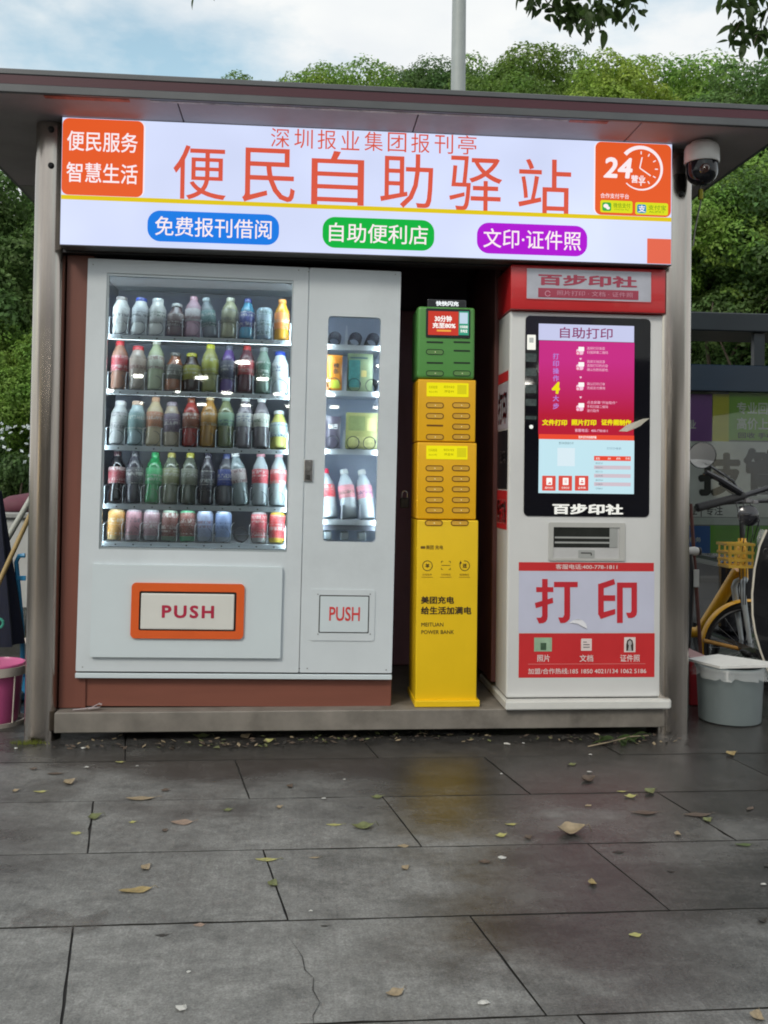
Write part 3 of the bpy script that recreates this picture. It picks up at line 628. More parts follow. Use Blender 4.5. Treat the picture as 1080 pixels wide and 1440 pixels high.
ROWS = [
 [('milk', (200,200,196), (215,215,212), (120,112,108), 'white milk tea bottle with black print'), ('milk', WH, (205,210,214), (42,66,150), 'white milk bottle with blue cap'), ('milk', (206,206,200), (208,208,206), WH, 'white bottle with black lettering and white cap'),
  ('round', (96,78,76), (92,72,68), (170,172,170), 'brown jar shaped drink with a pale stripe'), ('pet', (168,136,148), (214,210,212), (150,110,120), 'bottle with white upper sleeve over dusty pink base'), ('slim', (94,104,108), (60,104,104), (120,130,132), 'leaning slim bottle in grey and dark teal'),
  ('pet', (142,140,108), (152,152,124), (168,168,150), 'olive cream tea bottle'), ('slim', (70,140,168), (34,52,128), (30,44,110), 'deep blue sleeved bottle with cyan base'), ('tallcan', (150,170,184), (176,194,206), SV, 'pale blue tall can'), ('slim', (206,146,32), (226,130,36), (210,140,60), 'bright orange juice bottle')],
 [('pet', (150,110,92), (168,40,56), (180,44,52), 'red labelled bottle with red cap'), ('milk', (170,160,150), (186,172,160), (176,40,50), 'beige milk drink with red cap'), ('tall', (160,170,140), (196,202,188), (206,208,200), 'tall white bottle with grey green base'), ('round', (158,96,66), (84,84,80), (92,92,88), 'round bottle with dark swirl sleeve and orange base'),
  ('round', (66,50,48), (158,158,36), (168,168,48), 'round bottle with yellow green sleeve and dark base'), ('pet', (150,152,96), (168,172,40), (186,188,52), 'lime green bottle with yellow cap'), ('slim', (98,76,140), (58,64,96), (90,96,110), 'violet bottle with blue and white print'), ('pet', (92,58,66), (180,44,56), (176,52,52), 'red sleeved bottle with dark base'),
  ('slim', (120,140,128), (44,92,72), (150,160,156), 'slim clear and green bottle'), ('milk', (196,206,212), (214,216,216), (36,64,160), 'white bottle with royal blue cap')],
 [('milk', (176,178,178), (170,168,166), (200,200,200), 'greyish white bottle with white cap'), ('milk', (158,178,182), (120,150,150), (176,150,130), 'pale teal milk bottle'), ('pet', (178,164,132), (168,100,56), (190,150,120), 'orange brown tea bottle with speckled base'), ('milk', (164,152,132), (98,80,110), (120,110,120), 'beige bottle with purple sleeve'),
  ('pet', (150,60,56), (136,72,48), (120,70,50), 'rust red bottle with crimson base'), ('tall', (160,120,60), (190,140,60), (200,180,140), 'tall amber bottle'), ('tall', (122,130,96), (156,186,156), (150,170,160), 'clear green tea bottle with mint label'), ('tall', (136,130,140), (204,204,200), (210,214,212), 'clear bottle with white label'),
  ('tall', (128,122,128), (214,212,204), (214,216,214), 'clear bottle with white and orange label'), ('round', (182,178,98), (170,182,176), (190,196,196), 'pale squarish juice bottle with yellow base')],
 [('pet', (22,20,24), (130,30,46), (60,40,44), 'black cola bottle with red label'), ('pet', (66,64,72), (80,76,84), (60,60,66), 'dark grey cola bottle'), ('pet', (22,150,84), (40,170,100), (40,150,90), 'bright green soda bottle'), ('pet', (112,120,100), (140,144,104), (170,160,90), 'clear greenish bottle with straw coloured label'),
  ('pet', (104,110,98), (128,132,116), (176,172,80), 'clear greyish bottle with yellow cap'), ('slim', (58,54,62), (44,38,56), (40,36,50), 'dark purple slim bottle'), ('pet', (84,84,90), (44,62,140), (60,70,110), 'dark bottle with blue label'), ('tall', (150,164,168), (206,196,196), (214,216,216), 'tilted clear water bottle with white cap'),
  ('tall', (176,184,188), (196,60,76), (196,140,150), 'clear water bottle with red label and pink cap'), ('tall', (180,188,190), (206,80,84), (206,160,166), 'clear water bottle with light red label')],
 [('can', (160,140,100), (196,142,60), SV, 'golden orange drinks can'), ('can', (150,142,146), (170,124,134), SV, 'silver and dusty pink can'), ('can', (140,142,146), (150,116,128), SV, 'silver can with a mauve top'), ('can', (120,140,124), (110,52,48), SV, 'brown red can with silver green base'),
  ('can', (96,160,124), (120,56,48), SV, 'red can with mint green base'), ('can', (152,162,176), (146,160,188), SV, 'pale blue and silver can'), ('can', (156,166,180), (130,150,190), SV, 'pale blue can with white swirl'), None, ('can', (150,150,150), (176,34,56), SV, 'crimson can with white ribbon print'), ('can', (196,170,60), (190,40,48), SV, 'red can with yellow side')]]
def coil_mesh(r, turns):
    bm = NB(); nn = int(18*turns); tube(bm, [(r*math.cos(2*math.pi*k/18-1.5), .036*k/18, r+.002+r*math.sin(2*math.pi*k/18-1.5)) for k in range(nn+1)], .0013, 5)
    me = bpy.data.meshes.new('coil'); bm.to_mesh(me); bm.free(); me.materials.append(mat('spiral_wire', (.05, .052, .06), rough=.3, metal=.5)); me.shade_smooth(); return me
CME = coil_mesh(.0335, 3.0)
for i in range(5):
    for q in range(NC):
        o = bpy.data.objects.new('coil', CME); COL.objects.link(o); o.parent = vm
        o.location = Vector((x_l+.012+(x_r-x_l-.024)*(q+.5)/NC, YR+.0095, rails[i]+.002))-ORG[vm]
ORD = ['first', 'second', 'third', 'fourth', 'fifth', 'sixth', 'seventh', 'eighth', 'ninth', 'last']
for i, row in enumerate(ROWS):
    zt = rails[i]; tl = R((7, 9, 9, 9, 8)[i]); ZS[0] = (.76, .88, .88, .92, 1.0)[i]
    for q, sp in enumerate(row):
        if sp is None: continue
        kd, bc, lc, cc_, nm = sp; r_ = KIND[kd][3]
        x = x_l+.012+(x_r-x_l-.024)*(q+.5)/NC + random.uniform(-.002, .002)
        z = zt+.004; y = YR+.018+r_
        clear = i in (2, 3) and 'lear' in nm or nm in ('bright green soda bottle', 'black cola bottle with red label')
        drink(kd, bc, lc, cc_, '%s, %s from left, %s shelf' % (nm, ORD[q], LABROW[i]), (x, y, z), tl+random.uniform(-.04, .04), cat='can' if 'can' in kd else 'bottle', group='drinks on the vending machine shelves', clear=clear, roll=(-.16 if 'eaning' in nm or 'tilted' in nm else random.uniform(-.03, .03)))
# ---- right window: shelves, coils and goods
YR2 = YM+.048
rz = []
for i, (yl, wdv) in enumerate(((485, (.36,)), (550, (.36,)), (632, (.36,)), (731, (.36, .70)))):
    zt = FM.pt(495, yl, YR2)[1]; rz.append(zt)
    bm = NB(); box(bm, W2[0]-.01, W2[1]+.01, YR2, YR2+.006, zt-.024, zt, .001); box(bm, W2[0]-.01, W2[1]+.01, YR2+.0065, YR2+.31, zt-.012, zt-.008)
    s_ = fin(bm, 'shelf', RAIL, vm)
    for f_ in wdv:
        x = W2[0]+(W2[1]-W2[0])*f_
        bm = NB()
        if i < 3: prism(bm, [(x-.006, zt), (x+.006, zt), (x+.006, zt+.045), (x+.003, zt+.085), (x, zt+.092), (x-.003, zt+.085), (x-.006, zt+.045)], YR2+.001, YR2+.01)
        else: box(bm, x-.0025, x+.0025, YR2+.001, YR2+.12, zt, zt+.07, .001)
        fin(bm, 'divider', RAIL, s_)
CO = mat('black_coil_wire', (.018, .02, .025), rough=.3, metal=.4)
def coil(cx, zt, r=.029, y0=YR2+.012, turns=7, parent=None):
    pts = []; nn = 18*turns
    for k in range(nn+1):
        a = 2*math.pi*k/18; pts.append((cx+r*math.cos(a), y0+.034*k/18, zt+r+.003+r*math.sin(a)))
    bm = NB(); tube(bm, pts, .0021, 5); fin(bm, 'coil', CO, vm, smooth=True)
xw = lambda f_: W2[0]+(W2[1]-W2[0])*f_
for f_ in (.14, .54, .88): coil(xw(f_), rz[0])
coil(xw(.14), rz[1]); coil(xw(.54), rz[1]); coil(xw(.88), rz[1])
coil(xw(.14), rz[2]); coil(xw(.54), rz[2]); coil(xw(.86), rz[2])
def leanloc(p):
    px_, pz_ = FM.piv; x, z = p[0]-px_, p[2]-pz_; c, s = math.cos(LEAN), math.sin(LEAN); return (px_+x*c+z*s, p[1], pz_-x*s+z*c)
def packet(x0, x1, zt, h, y, m, label, cat, name, pil=.012, texts=(), bands=()):
    g = thing(name, label, cat, leanloc(((x0+x1)/2, y, zt)), lean=LEAN)
    ORG[g] = Vector(((x0+x1)/2, y, zt))
    bm = NB(); nx, nz = 8, 10; gr = {}
    for s_ in (0, 1):
        for i in range(nx+1):
            for k in range(nz+1):
                u, v = i/nx, k/nz; bulge = pil*(math.sin(math.pi*u)*math.sin(math.pi*v))**.6
                edge = i in (0, nx) or k in (0, nz)
                if s_ and edge: gr[s_, i, k] = gr[0, i, k]; continue
                gr[s_, i, k] = bm.verts.new((x0+(x1-x0)*u, y+(bulge if s_ else -bulge)+.0015*math.sin(9*u+7*v), zt+h*v))
        for i in range(nx):
            for k in range(nz):
                q = [gr[s_, i, k], gr[s_, i+1, k], gr[s_, i+1, k+1], gr[s_, i, k+1]]
                bm.faces.new(q if not s_ else q[::-1])
    fin(bm, 'body', m, g, smooth=True)
    for (a0, a1, b0, b1, mm) in bands:
        bm = NB(); rr(bm, (x0+(x1-x0)*a0, x0+(x1-x0)*a1, zt+h*b0, zt+h*b1), .004, y-pil-.0022, y-pil-.0005, 3); fin(bm, 'printed_patch', mm, g)
    for (s, a0, a1, b0, b1, mm) in texts:
        txt(s, (x0+(x1-x0)*a0, x0+(x1-x0)*a1, zt+h*b0, zt+h*b1), y-pil-.003, mm, g, bold=.02)
    return g
inkW = P('print_white', (225, 225, 220), rough=.5); inkD = P('print_dark', (40, 45, 60), rough=.5); inkR = P('print_red', (178, 36, 44), rough=.45)
packet(xw(.0), xw(.30), rz[1]+.005, .165, YR2+.035, P('snack_orange', (214, 134, 44), rough=.35, var=.15, scale=12), 'orange snack bag behind a coil on the second shelf of the narrow window', 'snack bag', 'snack_bag', texts=(('辣', .4, .8, .62, .76, inkD), ('条', .4, .8, .45, .60, inkD)), bands=((.3, .85, .05, .28, P('patch_lime', (170, 180, 60), rough=.5)),))
packet(xw(.40), xw(.90), rz[1]+.005, .178, YR2+.055, P('snack_sage', (132, 146, 112), rough=.4, var=.2, scale=18), 'sage green card box of snacks with teal panel in the narrow window', 'snack box', 'snack_box', pil=.006, bands=((.05, .5, .1, .82, P('patch_teal', (56, 110, 108), rough=.5, var=.3, scale=40)), (.55, .75, .38, .55, P('patch_cream', (206, 186, 120), rough=.5)), (.1, .8, .86, .9, P('patch_slate', (60, 84, 96), rough=.5))))
packet(xw(.0), xw(.30), rz[2]+.005, .15, YR2+.06, P('snack_plum', (78, 72, 84), rough=.3, var=.25, scale=14), 'dark plum snack pouch on the third shelf of the narrow window', 'snack pouch', 'snack_pouch', texts=(('锅巴', .2, .8, .6, .75, inkW),))
packet(xw(.40), xw(1.02), rz[2]+.005, .17, YR2+.055, P('snack_olive', (150, 152, 96), rough=.4, var=.2, scale=18), 'olive green card box of snacks with a pale diamond in the narrow window', 'snack box', 'snack_box', pil=.006, bands=((.08, .6, .5, .9, P('patch_olive', (120, 130, 84), rough=.5, var=.2, scale=30)), (.66, .95, .5, .85, P('patch_wheat', (186, 178, 120), rough=.5)), (.1, .9, .06, .34, P('patch_straw', (168, 166, 110), rough=.5, var=.3, scale=50))))
ZS[0] = .86
for f_, cp_, lc, nm in ((.14, (206,40,70), (214,60,70), 'clear water bottle with red cap and red label'), (.52, WH, (226,150,160), 'middle clear water bottle with white cap and pink logo'), (.87, WH, (228,158,170), 'right hand clear water bottle with white cap and pink logo')):
    drink('tall', (206,216,222), lc, cp_, nm+' low in the narrow window', (xw(f_), YR2+.055, rz[3]+.003), R(14), clear=True, roll=-.13, group='water bottles in the narrow window')
ZS[0] = 1.0
bm = NB(); box(bm, W2[0], W2[1], YR2+.01, YR2+.02, W2[2]+.05, rz[3]-.026); fin(bm, 'dark_shelf', LIN, vm)
for f_ in (.1, .42, .76):
    bm = NB(); box(bm, xw(f_)-.018, xw(f_)+.018, YR2+.012, YR2+.1, W2[2]+.004, W2[2]+.042, .004); fin(bm, 'spacer_block', P('spacer_grey', (120, 128, 132), rough=.4), vm)
# raised plate with PUSH flap
bm = NB(); rc = FM.rect(130.5, 795, 397, 924); rr(bm, rc, .006, YM-.016, YM-.0005, 4); pt_ = fin(bm, 'access_plate', PNT2, vm)
ORP = P('orange_plastic', (218, 92, 34), rough=.35, var=.05, coat=.3)
rc = FM.rect(186, 819.5, 344, 897); ri = FM.rect(197, 831, 333, 886)
bm = NB(); rrframe(bm, rc, .02, ri, .008, YM-.026, YM-.0165); fin(bm, 'orange_surround', ORP, pt_)
bm = NB(); rr(bm, (ri[0]-.002, ri[1]+.002, ri[2]-.002, ri[3]+.002), .006, YM-.0175, YM-.0165, 3); fin(bm, 'flap_recess', GROUT, pt_)
rf = FM.rect(199.5, 834, 330, 884); bm = NB(); box(bm, rf[0], rf[1], YM-.029, YM-.018, rf[2], rf[3], .005, seg=2); fl = fin(bm, 'push_flap', mat('flap_cream', (.66, .66, .62), rough=.35, var=.04), pt_)
txt('PUSH', FM.rect(229, 850, 302, 868), YM-.0298, P('push_red', (172, 34, 66), rough=.45), pt_, bold=.035, space=1.25)
for (a, b) in ((131, 372), (420, 380), (434, 382), (556, 386), (116, 938), (421, 940), (432, 940), (543, 942), (447, 835.5), (520.5, 835.5), (447, 891.5), (520.5, 891.5)):
    q = FM.pt(a, b); bm = NB(); bm.faces.new([bm.verts.new((q[0]+.0028*math.cos(t*math.pi/5), YM-.0042 if 830 < b < 900 else YM-.0006, q[1]+.0028*math.sin(t*math.pi/5))) for t in range(10)]); fin(bm, 'screw_head', STEELD, vm)
# small hatch
rc = FM.rect(437, 829, 527, 901); bm = NB(); rr(bm, rc, .01, YM-.0025, YM+.0005, 4); hp = fin(bm, 'hatch_surround', PNT, vm)
rc = FM.rect(448.5, 837, 519, 890); bm = NB(); rr(bm, rc, .004, YM-.0032, YM-.0026, 3); fin(bm, 'hatch_gap', GROUT, hp)
rc = FM.rect(450, 838.5, 517.5, 888.5); bm = NB(); rr(bm, rc, .003, YM-.006, YM-.0033, 3); fin(bm, 'hatch_flap', PNT2, hp)
txt('PUSH', FM.rect(463, 853, 506, 873), YM-.0068, P('push_red2', (206, 62, 62), rough=.45), hp, bold=.018)
# lock
CHR = mat('chrome', (.6, .6, .6), rough=.18, metal=1, var=.05)
rc = FM.rect(427.5, 646, 440, 677); bm = NB(); box(bm, rc[0], rc[1], YM-.008, YM, rc[2], rc[3], .003, seg=2); lk = fin(bm, 'lock_handle', CHR, vm)
bm = NB(); lathe(bm, [(0, .004), (.009, .003), (.0105, 0)], seg=14); bmesh.ops.rotate(bm, verts=bm.verts, matrix=Matrix.Rotation(R(90), 3, 'X')); bmesh.ops.translate(bm, verts=bm.verts, vec=((rc[0]+rc[1])/2, YM-.0085, rc[2]+.055)); fin(bm, 'lock_barrel', STEELD, lk)
rk = ((rc[0]+rc[1])/2-.008, (rc[0]+rc[1])/2+.008, rc[2]+.008, rc[2]+.03); bm = NB(); box(bm, rk[0], rk[1], YM-.0095, YM-.0082, rk[2], rk[3]); fin(bm, 'lock_lever', GROUT, lk)
# padlock on the inner partition
g_ = U(569, 700, .30)
pk = thing('padlock', 'small black combination padlock hanging between vending machine and yellow tower', 'padlock', (g_.x, .30, g_.z-.05))
bm = NB(); box(bm, g_.x-.022, g_.x+.022, .29, .31, g_.z-.05, g_.z, .004); fin(bm, 'body', mat('padlock_black', (.02, .02, .022), rough=.35), pk)
bm = NB(); tube(bm, [Vector((g_.x+.014, .30, g_.z))]+arcp((g_.x, .30, g_.z+.02), .014, 0, 180, 8)+[Vector((g_.x-.014, .30, g_.z))], .003, 6); fin(bm, 'shackle', CHR, pk)
# ================================================================== POWER BANK TOWER
YT = .06; FT = Fr(YT)
YLP = P('tower_yellow', (232, 192, 22), rough=.42, var=.05, scale=3, dirt=.06); YLP2 = P('tower_amber', (232, 174, 14), rough=.4, var=.05, scale=3)
GRP = P('tower_green', (84, 146, 72), rough=.42, var=.06, scale=3)
pb = FT.pt(628, 992)
tw = thing('power_bank_tower', 'slim yellow charger rental tower with green top and two glowing yellow displays', 'charging station', (pb[0], YT, .129))
secs = [('base_section', 585.5, 671.5, 731, 985, YLP, 0.0, .26), ('middle_section', 586.5, 670, 622, 730.5, YLP2, .006, .22), ('middle_section', 587.5, 669, 533.5, 621.5, YLP2, .010, .22), ('top_section', 587, 668, 431, 533, GRP, .014, .22)]
SEC = []
for nm, x0, x1, y0, y1, mm, dy, dp in secs:
    rc = FT.rect(x0, y0, x1, y1, YT+dy); bm = NB(); box(bm, rc[0], rc[1], YT+dy, YT+dy+dp, rc[2]+.001, rc[3]-.001, .006 if nm != 'top_section' else .016, seg=3)
    SEC.append((fin(bm, nm, mm, tw, smooth=True), YT+dy))
rc = FT.rect(583, 985, 674.5, 995.5, YT-.015); bm = NB(); box(bm, rc[0], rc[1], YT-.02, YT+.28, .1305, rc[3], .004, seg=2); fin(bm, 'foot_plate', YLP, tw)
BLKP = mat('black_plastic', (.012, .013, .016), rough=.22, var=.1, coat=.4)
rc = FT.rect(601, 421, 656, 433, YT+.03); bm = NB(); box(bm, rc[0], rc[1], YT+.03, YT+.18, rc[2]-.004, rc[3], .006, seg=2); cap_ = fin(bm, 'crown', BLKP, tw)
txt('快快闪充', FT.rect(613, 423.5, 645, 430.5, YT+.029), YT+.0285, glow('lit_cool_white', (245, 250, 252)), tw, bold=.05)
# slots
def slot(cx, cy, y, sec, filled, base, wpx=23.5, hpx=6.4):
    rc = FT.rect(cx-wpx/2, cy-hpx/2, cx+wpx/2, cy+hpx/2, y); r_ = (rc[3]-rc[2])/2
    bm = NB()
    if filled:
        rrframe(bm, (rc[0]-.003, rc[1]+.003, rc[2]-.003, rc[3]+.003), r_+.003, (rc[0]+.001, rc[1]-.001, rc[2]+.001, rc[3]-.001), r_-.001, y-.0016, y-.0003, 5)
        s_ = fin(bm, 'slot', GRM if base == 'g' else AMB, sec)
        bm = NB(); rr(bm, (rc[0]+.0012, rc[1]-.0012, rc[2]+.0012, rc[3]-.0012), r_-.001, y-.0011, y-.0004, 5); fin(bm, 'power_bank', GRM2 if base == 'g' else AMB2, s_)
        bm = NB(); c_ = ((rc[0]+rc[1])/2+.002, (rc[2]+rc[3])/2); bm.faces.new([bm.verts.new((c_[0]+.0022*math.cos(t*math.pi/4), y-.0014, c_[1]+.0022*math.sin(t*math.pi/4))) for t in range(8)]); fin(bm, 'status_light', glow('lit_pinhead', (250, 246, 200)), s_)
    else:
        z = rc[3]; rr(bm, (rc[0], rc[1], z-.009, z-.001), .004, y-.0014, y-.0003, 4); fin(bm, 'slot', GRD if base == 'g' else AMB, sec)
GRM = P('slot_green', (32, 66, 32), rough=.4); GRM2 = P('slot_green_light', (98, 140, 78), rough=.3); GRD = P('slot_green_dark', (22, 46, 24), rough=.5)
AMB = P('slot_brown', (116, 74, 10), rough=.4); AMB2 = P('slot_amber', (214, 166, 60), rough=.3)
for cy, fl_, fr_ in ((483, 0, 0), (495, 1, 0), (512, 0, 0), (525, 1, 1)):
    slot(611.5, cy, SEC[3][1], SEC[3][0], fl_, 'g'); slot(649.5, cy, SEC[3][1], SEC[3][0], fr_, 'g')
for cy, fl_ in ((570, 1), (585, 1), (600, 0), (614.5, 1)):
    slot(611.5, cy, SEC[2][1], SEC[2][0], fl_, 'y'); slot(648.5, cy, SEC[2][1], SEC[2][0], 1, 'y')
for cy in (658.5, 673.5, 688, 703, 717.5):
    slot(611, cy, SEC[1][1], SEC[1][0], 1, 'y'); slot(648, cy, SEC[1][1], SEC[1][0], 1, 'y')
slot(610, 735.5, YT, SEC[0][0], 1, 'y'); slot(646.5, 735.5, YT, SEC[0][0], 1, 'y')
# green head display
y = SEC[3][1]; rc = FT.rect(599, 434.5, 661, 475, y); bm = NB(); rr(bm, rc, .005, y-.004, y-.0003, 3); bz = fin(bm, 'display_bezel', BLKP, tw)
rc = FT.rect(602, 438, 644.5, 471.5, y); bm = NB(); box(bm, *rc[:2], y-.005, y-.0042, *rc[2:]); d1 = fin(bm, 'display_panel', glow('lit_screen_red', (206, 62, 48), .9, .12), bz)
rc = FT.rect(644.8, 438, 659, 471.5, y); bm = NB(); box(bm, *rc[:2], y-.005, y-.0042, *rc[2:]); d2 = fin(bm, 'display_panel', glow('lit_screen_teal', (60, 160, 130), .9, .08), bz)
rc = FT.rect(646, 440, 657.5, 455.5, y); bm = NB(); box(bm, *rc[:2], y-.0056, y-.0052, *rc[2:]); fin(bm, 'white_patch', glow('lit_screen_pale', (200, 222, 240), .9), bz)
WS = glow('lit_screen_white', (250, 248, 244))
txt('30分钟', FT.rect(611, 444, 635, 453, y), y-.0056, WS, d1, bold=.04); txt('充至80%', FT.rect(608, 454, 640.5, 462, y), y-.0056, WS, d1, bold=.04)
bm = NB(); rc = FT.rect(614, 464, 634, 466.5, y); box(bm, *rc[:2], y-.0056, y-.0052, *rc[2:]); fin(bm, 'screen_bar', glow('lit_screen_gold', (236, 170, 70)), d1)
txt('扫码租借', FT.rect(646.5, 458, 657.5, 462, y), y-.0056, WS, d2, bold=.03); txt('充电宝', FT.rect(647, 463.5, 657, 468, y), y-.0056, WS, d2, bold=.03)
LCD = glow('lit_lcd_yellow', (232, 222, 20), 1.0, .04); LCT = glow('lit_lcd_ink', (168, 158, 14), .9)
for k, (x0, x1, y0, y1) in enumerate(((600, 659, 538.5, 558), (599.5, 657.5, 627, 646))):
    y = SEC[2-k][1]; rc = FT.rect(x0, y0, x1, y1, y); bm = NB(); rr(bm, rc, .003, y-.002, y-.0003, 3); lc = fin(bm, 'display_strip', LCD, SEC[2-k][0])
    for s, a0, a1, b0, b1 in (('扫码租借', 3, 15, 4, 8), ('¥3/小时', 3, 15, 11, 14), ('美团充电宝', 24, 39, 4, 7.5), ('押金99', 25, 38, 10, 14)):
        txt(s, FT.rect(x0+a0, y0+b0, x0+a1, y0+b1, y), y-.0026, LCT, lc, bold=.01)
    bm = NB(); rc = FT.rect(x0+43, y0+3, x0+56, y0+16, y); box(bm, *rc[:2], y-.0026, y-.0022, *rc[2:]); fin(bm, 'square_patch', glow('lit_lcd_patch', (206, 196, 24)), lc)
INK = P('tower_ink', (46, 30, 22), rough=.5); INK2 = P('tower_ink_faint', (150, 118, 22), rough=.5); y = YT-.0012
txt('美团 充电', FT.rect(599, 766.5, 623, 772.5), y, P('tower_ink_mid', (110, 84, 24), rough=.5), SEC[0][0], bold=.01); 
bm = NB(); rr(bm, FT.rect(591.5, 768, 598, 771.5), .003, y, YT-.0003, 3); fin(bm, 'small_emblem', P('tower_ink_mid', (110, 84, 24)), SEC[0][0])
for cx, s, cyn in ((601, '羊', 0), (653.5, '还', 1)):
    q = FT.pt(cx, 795.5); bm = NB(); arcband(bm, q, .0225, 0+(150 if cyn else 0), 360+(100 if cyn else 0), .0028, .0028, y, 32)
    if cyn: bm.faces.new([bm.verts.new((q[0]+dx, y, q[1]+dz)) for dx, dz in ((-.026, .006), (-.014, .012), (-.020, .024))])
    fin(bm, 'ring_icon', INK, SEC[0][0]); txt(s, FT.rect(cx-3, 792.5, cx+3, 798.5), y, INK, SEC[0][0], bold=.03)
bm = NB()
for sx_ in (-1, 1):
    for sz_ in (-1, 1):
        q = FT.pt(627, 795); x_, z_ = q[0]+sx_*.021, q[1]+sz_*.019
        box(bm, min(x_, x_-sx_*.008), max(x_, x_-sx_*.008), y, YT-.0003, z_-.001, z_+.001); box(bm, x_-.001, x_+.001, y-.0004, YT-.0003, min(z_, z_-sz_*.008), max(z_, z_-sz_*.008))
box(bm, q[0]-.021, q[0]+.021, y, YT-.0003, q[1]-.001, q[1]+.001); fin(bm, 'scan_icon', INK, SEC[0][0])
for cx, s in ((600.5, '信用免押'), (627, '扫码租借'), (653, '随借随还')):
    txt(s, FT.rect(cx-6.5, 806.5, cx+6.5, 809.5), y, INK2, SEC[0][0], bold=.0)
    bm = NB(); rc = FT.rect(cx-8, 811.3, cx+8, 811.9); box(bm, *rc[:2], y, YT-.0003, *rc[2:]); fin(bm, 'thin_rule', INK2, SEC[0][0])
txt('美团充电', FT.rect(592, 838.5, 638.5, 849), y, INK, SEC[0][0], bold=.028); txt('给生活加满电', FT.rect(592, 853, 663, 864), y, INK, SEC[0][0], bold=.028)
txt('MEITUAN', FT.rect(592.5, 875.5, 623.5, 881), y, INK, SEC[0][0], bold=.005); txt('POWER BANK', FT.rect(592.5, 886, 638.5, 891.5), y, INK, SEC[0][0], bold=.005)

# ================================================================== PRINT KIOSK
YP = .02; FP = Fr(YP)
PW = mat('printer_white', (.64, .645, .64), rough=.35, var=.04, scale=2.5, dirt=.05, coat=.25)
PRED = P('printer_red', (196, 40, 44), rough=.35, var=.06, coat=.3); PREDP = P('poster_red', (198, 44, 48), rough=.4, var=.05)
px0, px1 = FP.pt(714.5, 700)[0], FP.pt(935, 700)[0]
pzt, pzb = FP.pt(825, 440)[1], FP.pt(825, 981)[1]
pr = thing('print_kiosk', 'white self service printing kiosk with red crown and tall lit touchscreen', 'printer', ((px0+px1)/2, YP, .129))
bm = NB(); box(bm, px0, px1, YP, .27, pzb, pzt, .012, seg=3); body = fin(bm, 'body', PW, pr, smooth=True)
q0, q1 = FP.pt(711, 990, -.03)[0], FP.pt(946, 990, -.03)[0]
bm = NB()
A = [(q0, -.03), (q1-.02, -.03), (q1-.008, -.025), (q1-.001, -.015), (q1, 0), (q1, .18), (q1-.03, .6), (q0, .6)]
zt_ = pzb-.004; lo = [bm.verts.new((x, y, .1305)) for x, y in A]; hi = [bm.verts.new((x, y, zt_)) for x, y in A]
bm.faces.new(lo[::-1]); bm.faces.new(hi)
for i in range(len(A)): bm.faces.new((lo[i], lo[(i+1) % len(A)], hi[(i+1) % len(A)], hi[i]))
bmesh.ops.bevel(bm, geom=[e for e in bm.edges if abs(e.verts[0].co.z-e.verts[1].co.z) < 1e-5], offset=.005, segments=2, affect='EDGES')
fin(bm, 'plinth', mat('plinth_white', (.66, .66, .63), rough=.3, var=.05, scale=4, dirt=.12, coat=.3), pr, smooth=True)
bm = NB(); box(bm, px0+.006, px1-.006, YP+.006, .26, zt_+.0005, pzb-.0005+.004); fin(bm, 'plinth_gap', GROUT, pr)
YC = -.012; FC = Fr(YC)
cr0 = FC.rect(719, 366, 937, 437.5)
bm = NB(); box(bm, cr0[0], cr0[1], YC, .30, cr0[2], sz0-.012, .008, seg=2); crown = fin(bm, 'crown', PRED, pr, smooth=True)
rc = FC.rect(741, 380, 916, 422.5); bm = NB(); rrframe(bm, (rc[0]-.003, rc[1]+.003, rc[2]-.003, rc[3]+.003), .004, rc, .003, YC-.003, YC-.0003, 3); fin(bm, 'panel_rim', PREDP, crown)
bm = NB(); box(bm, *rc[:2], YC-.0016, YC-.0003, *rc[2:]); cp_ = fin(bm, 'header_panel', P('header_pale', (176, 178, 190), rough=.25, var=.12, scale=7, coat=.6), crown)
HRD = P('header_red', (160, 40, 70), rough=.35, coat=.5)
txt('百步印社', FC.rect(757, 387, 896, 403), YC-.0024, HRD, cp_, bold=.04)
rc = FC.rect(757, 407, 898, 420); bm = NB(); box(bm, *rc[:2], YC-.0024, YC-.0018, *rc[2:]); fin(bm, 'header_band', HRD, cp_)
txt('照片打印 · 文档 · 证件照', FC.rect(783, 410, 890, 417), YC-.0032, P('header_pink', (204, 140, 160), rough=.4), cp_, bold=.0)
q = FC.pt(770, 413); bm = NB(); arcband(bm, q, .012, 20, 340, .004, .004, YC-.0032, 16); fin(bm, 'header_emblem', P('header_pink', (204, 140, 160)), cp_)
rc = FP.rect(722, 361, 734, 367, -.03)
